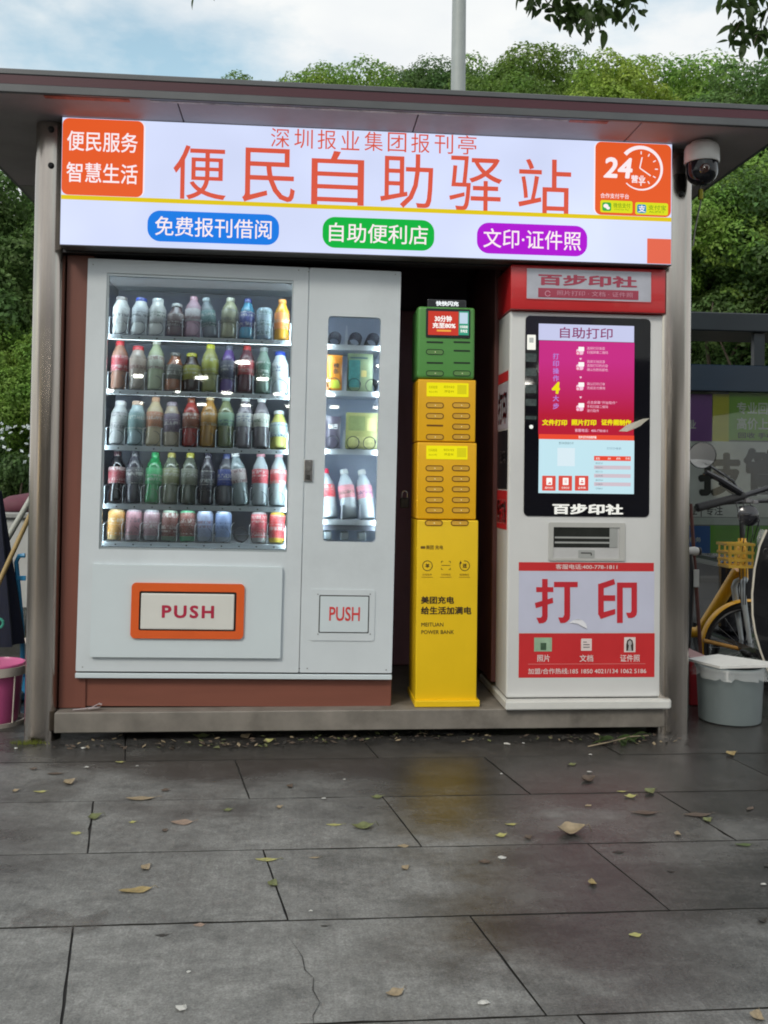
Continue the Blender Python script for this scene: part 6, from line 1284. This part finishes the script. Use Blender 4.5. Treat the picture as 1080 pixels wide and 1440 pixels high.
SHM = crown_mesh(31, 1.3, 1.0, .95, 34, 17000, .085)
def shrub(px, py, Y, s, m, label, white=0):
    p = U(px, py, Y); e = bpy.data.objects.new('shrub', None); COL.objects.link(e); e.location = (p.x, Y, 0); setp(e, label, 'shrub', 'shrubs along the verge')
    c = bpy.data.objects.new('foliage', SHM); COL.objects.link(c); c.parent = e; zc_ = max(.4, p.z-.95*s); c.location = (0, 0, zc_*.9); c.scale = (s, s, max(s, zc_*.8)); c.rotation_euler = (0, 0, px*.7); c.material_slots[0].link = 'OBJECT'; c.material_slots[0].material = m
    bm = NB()
    for k in range(5): tube(bm, [(0, 0, 0), (.12*math.cos(k*1.3), .12*math.sin(k*1.3), zc_*.5), (.4*math.cos(k*1.3), .4*math.sin(k*1.3), zc_)], [.03, .025, .012], 6)
    me = bpy.data.meshes.new('stem'); bm.to_mesh(me); bm.free(); me.materials.append(BARK); t_ = bpy.data.objects.new('stem', me); COL.objects.link(t_); t_.parent = e
    if white:
        bm = NB(); rnd = random.Random(5)
        for k in range(70):
            a, b_ = rnd.uniform(0, 6.28), rnd.uniform(-.2, 1.4); r_ = rnd.uniform(.95, 1.05); q = Vector((1.3*s*r_*math.cos(a)*math.cos(b_), 1.0*s*r_*math.sin(a)*math.cos(b_), zc_*.9+.95*max(s, zc_*.8)*r_*math.sin(b_)))
            for j in range(3): d = Vector((rnd.uniform(-1, 1), rnd.uniform(-1, 1), rnd.uniform(-1, 1))).normalized()*.03; d2 = d.orthogonal().normalized()*.02; bm.faces.new([bm.verts.new(q-d), ] and [bm.verts.new(q+v_) for v_ in (-d, -d2, d, d2)])
        me = bpy.data.meshes.new('blossom'); bm.to_mesh(me); bm.free(); me.materials.append(P('blossom_white', (205, 214, 214), rough=.6)); t_ = bpy.data.objects.new('blossom', me); COL.objects.link(t_); t_.parent = e; t_['kind'] = 'stuff'
    return e
shrub(22, 618, 7.6, .55, FOL3, 'dark shrub with white blossom beside the left post', 1)
shrub(-25, 640, 8.2, .6, FOL, 'green shrub at the left edge under the trees'); shrub(60, 650, 8.8, .6, FOL2, 'shrub right behind the left post')
shrub(990, 600, 14.2, 1.1, FOL3, 'dark shrub behind the shelter nearest the right post'); shrub(1060, 590, 14.4, 1.2, FOL, 'shrub behind the middle of the shelter'); shrub(1130, 600, 14.0, 1.2, FOL3, 'shrub behind the right end of the shelter')
for i in range(7): shrub(250+100*i, 610, 15.0+.3*(i % 2), 1.35, (FOL, FOL3, FOL2)[i % 3], 'verge shrub hidden behind the kiosk body, number %s from the lamp post side' % ORD[i])

# ---- street tree whose twigs hang into the top of the picture
yt_ = 1.75
LEAFG = leaf_mat('near_leaf', (.06, .105, .028), tr=.4, hue=.03)
def leaf_mesh(ln, wd, fold=.25, droop=.2, nseg=6, name='leaf'):
    bm = NB(); rows = []
    for k in range(nseg+1):
        t = k/nseg; w_ = wd*math.sin(math.pi*min(1, t**.8*1.0))**.9*(1-.15*t)+1e-4; z = -droop*ln*t*t
        rows.append([bm.verts.new((t*ln, -w_, z+fold*w_)), bm.verts.new((t*ln, 0, z)), bm.verts.new((t*ln, w_, z+fold*w_))])
    for A_, B_ in zip(rows[:-1], rows[1:]):
        for i in range(2): bm.faces.new((A_[i], A_[i+1], B_[i+1], B_[i]))
    me = bpy.data.meshes.new(name); bm.to_mesh(me); bm.free(); me.shade_smooth(); return me
NLM = [leaf_mesh(.085, .019), leaf_mesh(.095, .022, .35, .35), leaf_mesh(.07, .018, .2, .1)]
for me in NLM: me.materials.append(LEAFG)
st = thing('street_tree', 'near street tree whose leafy twigs hang into the top right of the view', 'tree', (4.6, yt_, 0))
bm = NB(); tube(bm, [(4.6, yt_, 0), (4.55, yt_, 1.5), (4.6, yt_, 3.0), (4.5, yt_, 4.6), (4.2, yt_, 6.0)], [.17, .14, .125, .10, .07], 12); fin(bm, 'trunk', BARK, st, smooth=True)
def pv(px, py, dy=0): return U(px, py, yt_+dy)
bm = NB(); tube(bm, [Vector((4.58, yt_, 3.3)), pv(1330, -60), pv(1180, -90), pv(1000, -95), pv(860, -80), pv(700, -70), pv(560, -62), pv(420, -45), pv(300, -22)], [.075, .06, .05, .042, .034, .026, .018, .012, .006], 8); fin(bm, 'branch', BARK, st, smooth=True)
twigs = [[(735, -72), (752, -30), (770, 5), (800, 22), (830, 30)], [(860, -80), (850, -40), (845, 0), (838, 25), (832, 45)], [(880, -82), (880, -40), (885, 0), (893, 20)], [(820, -76), (805, -40), (795, -5), (812, 12)], [(905, -84), (890, -50), (868, -10), (858, 20)],
         [(1100, -92), (1080, -50), (1060, -5), (1045, 25), (1030, 50)], [(1130, -92), (1100, -40), (1080, 10), (1068, 40), (1060, 62)], [(1150, -92), (1140, -30), (1110, 20), (1085, 55)], [(1060, -94), (1050, -50), (1035, -10), (1020, 8)], [(300, -22), (290, -10), (278, -2)], [(700, -70), (715, -40), (745, -12), (760, 0)]]
rnd = random.Random(9); nl = 0
for tw_i, tg in enumerate(twigs):
    pts = [pv(a, b, rnd.uniform(-.12, .12)*(j > 0)) for j, (a, b) in enumerate(tg)]
    bm = NB(); tube(bm, pts, [.007-.0012*j for j in range(len(pts))], 6); fin(bm, 'twig', BARK, st)
    n_ = 4 if len(tg) == 3 else (36 if len(tg) == 4 else 52)
    for i in range(n_):
        t = (.32 + .68*i/(n_-1))*(len(pts)-1); k = min(int(t), len(pts)-2); p = pts[k].lerp(pts[k+1], t-k)
        o = bpy.data.objects.new('leaf', NLM[rnd.randrange(3)]); COL.objects.link(o); o.parent = st
        o.location = p-ORG[st]+Vector((rnd.uniform(-.07, .07), rnd.uniform(-.10, .10), rnd.uniform(-.05, .06))); s = rnd.uniform(.85, 1.35); o.scale = (s, s, s)
        o.rotation_euler = (rnd.uniform(-.9, .9), R(rnd.uniform(-10, 80)), rnd.uniform(0, 6.28)); nl += 1
cm = bpy.data.objects.new('crown', CM[1]); COL.objects.link(cm); cm.parent = st; cm.location = (.3, .3, 6.6); cm.scale = (.62, .62, .55); cm.material_slots[0].link = 'OBJECT'; cm.material_slots[0].material = FOL3

# ================================================================== ARCADE ACROSS THE SQUARE (seen only mirrored in glass and steel)
AR = P('arcade_plaster', (176, 174, 168), rough=.7, var=.1, dirt=.1); ya0, ya1 = -15.0, -34.0
ar = thing('shopping_arcade', 'long open arcade with ceiling downlights across the square, mirrored in the glass', 'building', (0, ya0, 0))
bm = NB(); box(bm, -16, 16, ya1, ya0, 3.75, 5.0); fin(bm, 'canopy', AR, ar)
bm = NB(); box(bm, -16, 16, ya1-.3, ya1, 0, 3.74); fin(bm, 'rear_wall', P('arcade_wall', (96, 92, 88), rough=.6), ar)
for x in (-15, -9, -3, 3, 9, 15): bm = NB(); box(bm, x-.3, x+.3, ya0-.7, ya0-.1, 0, 3.745, .02); fin(bm, 'pillar', AR, ar)
DL = mat('downlight', (.9, .9, .9), emit=(1, .97, .88), es=36)
for i, x in enumerate((-8.8, -6.6, -4.6, -3.0, -1.4, .2, 1.8, 3.6, 5.6)):
    for j, y in enumerate((-17, -20.5, -25, -30)):
        bm = NB(); lathe(bm, [(.16, 3.72), (.16, 3.748)], c=(x+.3*j, y, 0), seg=14); bm.faces.new([bm.verts.new((x+.3*j+.15*math.cos(t*math.pi/7), y+.15*math.sin(t*math.pi/7), 3.722)) for t in range(14)]); fin(bm, 'ceiling_light', DL, ar)
bm = NB(); box(bm, -5, 6, ya0+.001, ya0+.06, 4.0, 4.8); fin(bm, 'fascia_panel', P('fascia_mauve', (150, 140, 160), rough=.5), ar)
bm = NB(); box(bm, -40, 40, -60, -11.01, -.049, -.01); fin(bm, 'square', mat('square_paving', (.12, .12, .115), rough=.5, var=.15, scale=3), kind='structure', org=(0, -12, -.01))

# ================================================================== FALLEN LEAVES AND SCRAPS
def curled(seed, ln, wd, curl, tw_):
    rnd = random.Random(seed); bm = NB(); rows = []; n_ = 8
    for k in range(n_+1):
        t = k/n_; w_ = wd*math.sin(math.pi*min(.985, max(.015, t)))**.8*(1+.18*math.sin(9*t+seed)); x = (t-.5)*ln
        z = curl*ln*(4*(t-.5)**2)**1.2+.002; rows.append([bm.verts.new((x, w_*s+.06*ln*math.sin(3*t+seed), z+abs(s)**1.5*w_*.5*tw_*(1+.5*math.sin(5*t+seed*2+s)))) for s in (-1, -.5, 0, .5, 1)])
    for A_, B_ in zip(rows[:-1], rows[1:]):
        for i in range(4): bm.faces.new((A_[i], A_[i+1], B_[i+1], B_[i]))
    tube(bm, [(ln*.5, .0, curl*ln+.002), (ln*.62, .004, curl*ln*1.2+.003), (ln*.72, .002, .003)], .0011, 4)
    zmin = min(v.co.z for v in bm.verts)
    for v in bm.verts: v.co.z += .0015-zmin
    me = bpy.data.meshes.new('fallen_leaf'); bm.to_mesh(me); bm.free(); me.materials.append(None); me.shade_smooth(); return me
CL = [curled(1, .10, .022, .10, .5), curled(2, .09, .026, .22, .9), curled(3, .11, .020, .05, .3), curled(5, .08, .030, .3, 1.2), curled(8, .09, .03, .06, .2)]
def lm(name, rgb): return P('leaf_'+name, rgb, rough=.5, var=.28, scale=45, bump=.3)
LC = {'tan': (138, 124, 100), 'yellow': (152, 150, 92), 'olive': (98, 104, 66), 'brown': (82, 70, 60), 'pink': (134, 116, 102), 'green': (70, 84, 46), 'dark': (44, 42, 38), 'ochre': (136, 120, 80)}
FL = [(198, 1123, 46, 'tan', 2, 0.05, 'long flat tan leaf in front of the vending machine, largest of the row'), (256, 1157, 34, 'pink', 4, .1, 'broad pinkish tan leaf with a dark midrib below the orange PUSH flap'), (190, 1254, 50, 'ochre', 0, .25, 'long ochre curled leaf, widest in the left foreground'),
 (375, 1209, 36, 'yellow', 2, 0., 'pale yellow leaf lying across the paving joint with the green stain'), (384, 1245, 22, 'olive', 3, 1.2, 'crumpled olive leaf on the paving joint'), (510, 1164, 36, 'olive', 1, .15, 'two toned dark and pale green leaf in the middle of the paving'), (470, 1160, 26, 'yellow', 2, .0, 'narrow yellow green leaf left of the two toned leaf'),
 (97, 1102, 22, 'tan', 3, .8, 'small upturned tan leaf in front of the left post'), (56, 1114, 20, 'yellow', 0, .1, 'small yellow leaf near the left edge in front of the left post'), (133, 1151, 24, 'olive', 3, .5, 'olive curled leaf on the first joint at left'), (107, 1172, 17, 'yellow', 4, 0, 'tiny yellow leaf below the first joint at left'), (186, 1157, 12, 'yellow', 1, .4, 'tiny bright yellow leaf in front of the left end of the machine'),
 (205, 1222, 20, 'tan', 3, 1., 'small crumpled tan leaf above the long ochre leaf'), (320, 1140, 16, 'olive', 1, .4, 'small olive leaf in front of the machine\'s middle'), (280, 1301, 18, 'pink', 4, .2, 'small rounded pinkish leaf in the middle left foreground'), (442, 1206, 18, 'tan', 2, .1, 'small narrow tan leaf right of the joint'),
 (168, 1072, 14, 'yellow', 0, 0, 'small yellow leaf close to the platform at left'), (78, 1088, 26, 'brown', 2, .1, 'brown flat leaf near the left post'), (47, 1082, 14, 'brown', 1, .2, 'small brown leaf nearest the left post'), (377, 1044, 18, 'yellow', 3, .3, 'yellow leaf resting right under the platform edge'),
 (283, 1037, 28, 'olive', 1, 0., 'olive leaf tucked under the platform edge'), (345, 1038, 20, 'tan', 3, .7, 'tan leaf tucked under the platform edge'), (718, 1160, 18, 'yellow', 0, .1, 'bright yellow green leaf in front of the printer, upper one of two'), (704, 1176, 20, 'yellow', 1, .3, 'yellow green leaf with curled tip in front of the printer, lower one of two'),
 (803, 1171, 46, 'tan', 3, -.05, 'large curled tan and brown leaf in front of the print kiosk'), (743, 1179, 16, 'brown', 3, .4, 'small brown leaf left of the large curled leaf'), (833, 1243, 18, 'ochre', 3, 1.3, 'standing curled ochre leaf on the right foreground stone'), (567, 1190, 18, 'tan', 4, .1, 'oval pale tan leaf in the middle of the paving'),
 (681, 1213, 20, 'brown', 1, 0., 'grey brown curled leaf beside a white scrap'), (570, 1222, 16, 'tan', 3, .7, 'small tan leaf below the oval one'), (893, 1315, 20, 'yellow', 4, .1, 'pale yellow leaf in the right foreground'), (1045, 1189, 26, 'green', 0, .0, 'dark green leaf near the right edge'), (1028, 1062, 20, 'ochre', 3, .3, 'orange brown leaf in front of the grey bucket'),
 (906, 1143, 44, 'brown', 2, -.05, 'long thin dark brown leaf in front of the right post'), (886, 1121, 20, 'yellow', 1, .1, 'pale leaf above the long dark brown leaf'), (914, 1115, 22, 'olive', 3, .4, 'olive green curled leaf near the wet patch'), (874, 1113, 16, 'yellow', 2, 0., 'thin yellow leaf near the wet patch'), (827, 1098, 26, 'brown', 3, .2, 'crumpled brown leaf below the printer plinth'),
 (804, 1076, 15, 'olive', 1, .3, 'small olive leaf close under the printer plinth'), (995, 1155, 18, 'olive', 3, .4, 'olive bent leaf in the wet patch'), (953, 1174, 14, 'tan', 3, 1.2, 'upright tan leaf on the right joint'), (827, 1133, 12, 'tan', 4, .5, 'tiny tan leaf above the large curled leaf'), (980, 1146, 46, 'brown', 2, .02, 'thin brown stalk like leaf at right'),
 (555, 1398, 32, 'tan', 1, .5, 'pale upturned leaf at the bottom centre'), (1065, 1432, 28, 'tan', 3, .9, 'pale curled leaf at the bottom right corner'), (1072, 1296, 18, 'dark', 3, .3, 'dark curled leaf at the right edge'), (1055, 1138, 20, 'brown', 0, .8, 'small brown curved leaf at the right edge'), (1078, 1218, 14, 'dark', 1, .5, 'small dark leaf at the right edge above the foreground'),
 (875, 1297, 0, '', 0, 0, ''), (22, 1113, 12, 'tan', 3, .4, 'tiny tan leaf at the far left edge'), (232, 1112, 16, 'brown', 1, .4, 'small brown leaf right of the largest tan leaf'), (408, 1107, 14, 'brown', 3, 1., 'small dark brown leaf in front of the machine\'s right half'), (232, 1169, 12, 'brown', 3, .8, 'tiny brown leaf below the broad pinkish leaf'), (393, 1136, 12, 'tan', 3, .4, 'tiny tan leaf above the two toned leaf'),
 (530, 1122, 20, 'olive', 1, .2, 'olive leaf at the centre joint'), (228, 1315, 22, 'dark', 2, .1, 'thin dark leaf in the left foreground'), (457, 1302, 14, 'dark', 2, 0, 'thin dark flake in the centre foreground'), (487, 1036, 16, 'brown', 1, .1, 'brown leaf under the platform left of the yellow tower'), (870, 1198, 22, 'dark', 2, 0., 'thin dark stalk right of the large curled leaf'), (943, 1225, 14, 'dark', 2, -.4, 'thin dark stalk on the right foreground stone'),
 (25, 1000, 0, '', 0, 0, '')]
for k, (px, py, sz_, cn, sh_k, yw, lb) in enumerate(FL):
    if not sz_: continue
    p = G(px, py); w_m = sz_/1320*(p-CAM).dot(_f); base = (.10, .09, .11, .08, .09)[sh_k]; s = w_m/base/1.12
    o = bpy.data.objects.new('fallen_leaf', CL[sh_k]); COL.objects.link(o); o.location = (p.x, p.y, .0); o.scale = (s, s*1.0, s*.75); o.rotation_euler = (0, 0, yw)
    o.material_slots[0].link = 'OBJECT'; o.material_slots[0].material = lm(cn, LC[cn]); setp(o, lb, 'leaf', 'fallen leaves on the wet paving')
def flake(px, py, wpx, rgb, lb, up=.3, cat='paper scrap', name='paper_scrap', seed=1):
    p = G(px, py); w_ = wpx/1320*(p-CAM).dot(_f)/2; rnd = random.Random(px*7+py); bm = NB(); n_ = 7; c = bm.verts.new((p.x, p.y, .004+w_*up)); ring = []
    for i in range(n_): a = 2*math.pi*i/n_; r_ = w_*rnd.uniform(.7, 1.15); ring.append(bm.verts.new((p.x+r_*math.cos(a), p.y+r_*.75*math.sin(a), .002+rnd.uniform(0, up)*w_)))
    for i in range(n_): bm.faces.new((c, ring[i], ring[(i+1) % n_]))
    bmesh.ops.solidify(bm, geom=bm.faces[:], thickness=.0008); fin(bm, name, P('scrap_%d_%d_%d' % rgb, rgb, rough=.55, var=.1), org=(p.x, p.y, 0), label=lb, cat=cat, group='white scraps on the wet paving')
for a in ((713, 1047, 12, 'white scrap just in front of the platform below the printer'), (829, 1132-45, 10, 'white scrap left of the wet patch'), (117, 1053, 9, 'white scrap nearest the left post'), (122, 1080, 9, 'second white scrap in front of the left post'), (706, 1207, 12, 'white scrap right of the grey brown leaf'),
 (256, 1419, 20, 'white torn scrap at the bottom left of centre'), (680, 1412, 18, 'pale scrap in the bottom right foreground'), (455, 1124, 8, 'tiny white scrap on the joint before the machine'), (265, 1368, 8, 'tiny white scrap in the left foreground'), (437, 1282, 6, 'tiny white speck right of the crack'), (830, 1062, 6, 'white speck below the printer plinth'), (705, 1089, 5, 'white speck in front of the yellow reflection'),
 (22, 1053, 6, 'tiny white speck left of the left post'), (193, 1078, 5, 'tiny white speck in front of the wooden base'), (736, 1046, 5, 'tiny white speck beside the platform scrap'), (1074, 1245, 10, 'white scrap at the right edge'), (484, 1097, 4, 'tiny bright speck before the machine\'s right half')):
    flake(a[0], a[1], a[2], (226, 226, 222), a[3])
# sprig of green leaves at the platform's right end
p = G(862, 1050); sp_ = thing('green_sprig', 'fallen sprig of green leaves lying below the right end of the platform', 'sprig', p)
bm = NB(); tube(bm, [p+Vector((-.12, -.02, .008)), p+Vector((-.02, 0, .02)), p+Vector((.10, .05, .03)), p+Vector((.2, .1, .02))], .003, 5); fin(bm, 'stem', lm('tan', LC['tan']), sp_)
for k in range(16):
    o = bpy.data.objects.new('leaf', NLM[k % 3]); COL.objects.link(o); o.parent = sp_; o.location = (-.06+.017*k, -.01+.006*k+rnd.uniform(-.02, .02), .02+rnd.uniform(0, .02)); o.rotation_euler = (rnd.uniform(-.6, .6), R(rnd.uniform(-10, 25)), rnd.uniform(0, 6.3)); s = rnd.uniform(.5, .9); o.scale = (s, s, s)
# leaf litter and moss under the platform edge
bm = NB(); rnd = random.Random(21)
for k in range(380):
    x = rnd.uniform(-1.2, 1.75) if k % 3 else rnd.choice((-.35, .05, .42, 1.3))+rnd.gauss(0, .09); y = abs(rnd.gauss(0, .08))-.10+.04*math.sin(3*x); z = .003+rnd.uniform(0, .012); s = rnd.uniform(.004, .018); a = rnd.uniform(0, 6.3)
    d = Vector((math.cos(a), math.sin(a), rnd.uniform(-.4, .4)))*s; e_ = Vector((-math.sin(a), math.cos(a), rnd.uniform(-.4, .4)))*s*.5; c = Vector((x, y, z))
    f = bm.faces.new([bm.verts.new(c+v_) for v_ in (-d, -e_, d, e_)]); f.material_index = rnd.choice((0, 0, 1, 2, 3))
fin(bm, 'leaf_litter', [lm('brown', LC['brown']), lm('olive', LC['olive']), lm('dark', LC['dark']), lm('tan', LC['tan'])], kind='stuff', org=(0, 0, 0))
bm = NB(); q = G(48, 1038)
for k in range(160):
    x = q.x+rnd.gauss(0, .035); y = -.012-abs(rnd.gauss(0, .012)); s = rnd.uniform(.006, .014); a = rnd.uniform(-.8, .8)
    bm.faces.new([bm.verts.new((x-.002, y, .001)), bm.verts.new((x+.002, y, .001)), bm.verts.new((x+s*a, y-.004, s*1.6))])
fin(bm, 'moss', P('moss_green', (104, 112, 40), rough=.8, var=.2), kind='stuff', org=(q.x, 0, 0))
# dried crumpled film in the left foreground
p = G(82, 1297); bm = NB(); n_ = 16; gr = {}
for i in range(n_+1):
    for j in range(6): gr[i, j] = bm.verts.new((p.x-.115+.23*i/n_+.01*math.sin(j*2), p.y+.05-.1*j/5+.025*math.sin(i*.4), .003+.006*abs(math.sin(i*.9+j*.8)*math.sin(i*.5+j))))
for i in range(n_):
    for j in range(5):
        if (i*7+j*3) % 23 > 1: bm.faces.new((gr[i, j], gr[i+1, j], gr[i+1, j+1], gr[i, j+1]))
FILM = BAG.copy(); FILM.name = 'litter_film'; MC['litter_film'] = FILM
for n_2 in FILM.node_tree.nodes:
    if n_2.type == 'MIX_SHADER': n_2.inputs[0].default_value = .22
    if n_2.type == 'BSDF_PRINCIPLED': n_2.inputs['Base Color'].default_value = (.10, .085, .075, 1); n_2.inputs['Roughness'].default_value = .12
fin(bm, 'crumpled_film', FILM, org=(p.x, p.y, 0), label='crumpled strip of clear plastic film in the left foreground', cat='plastic film')
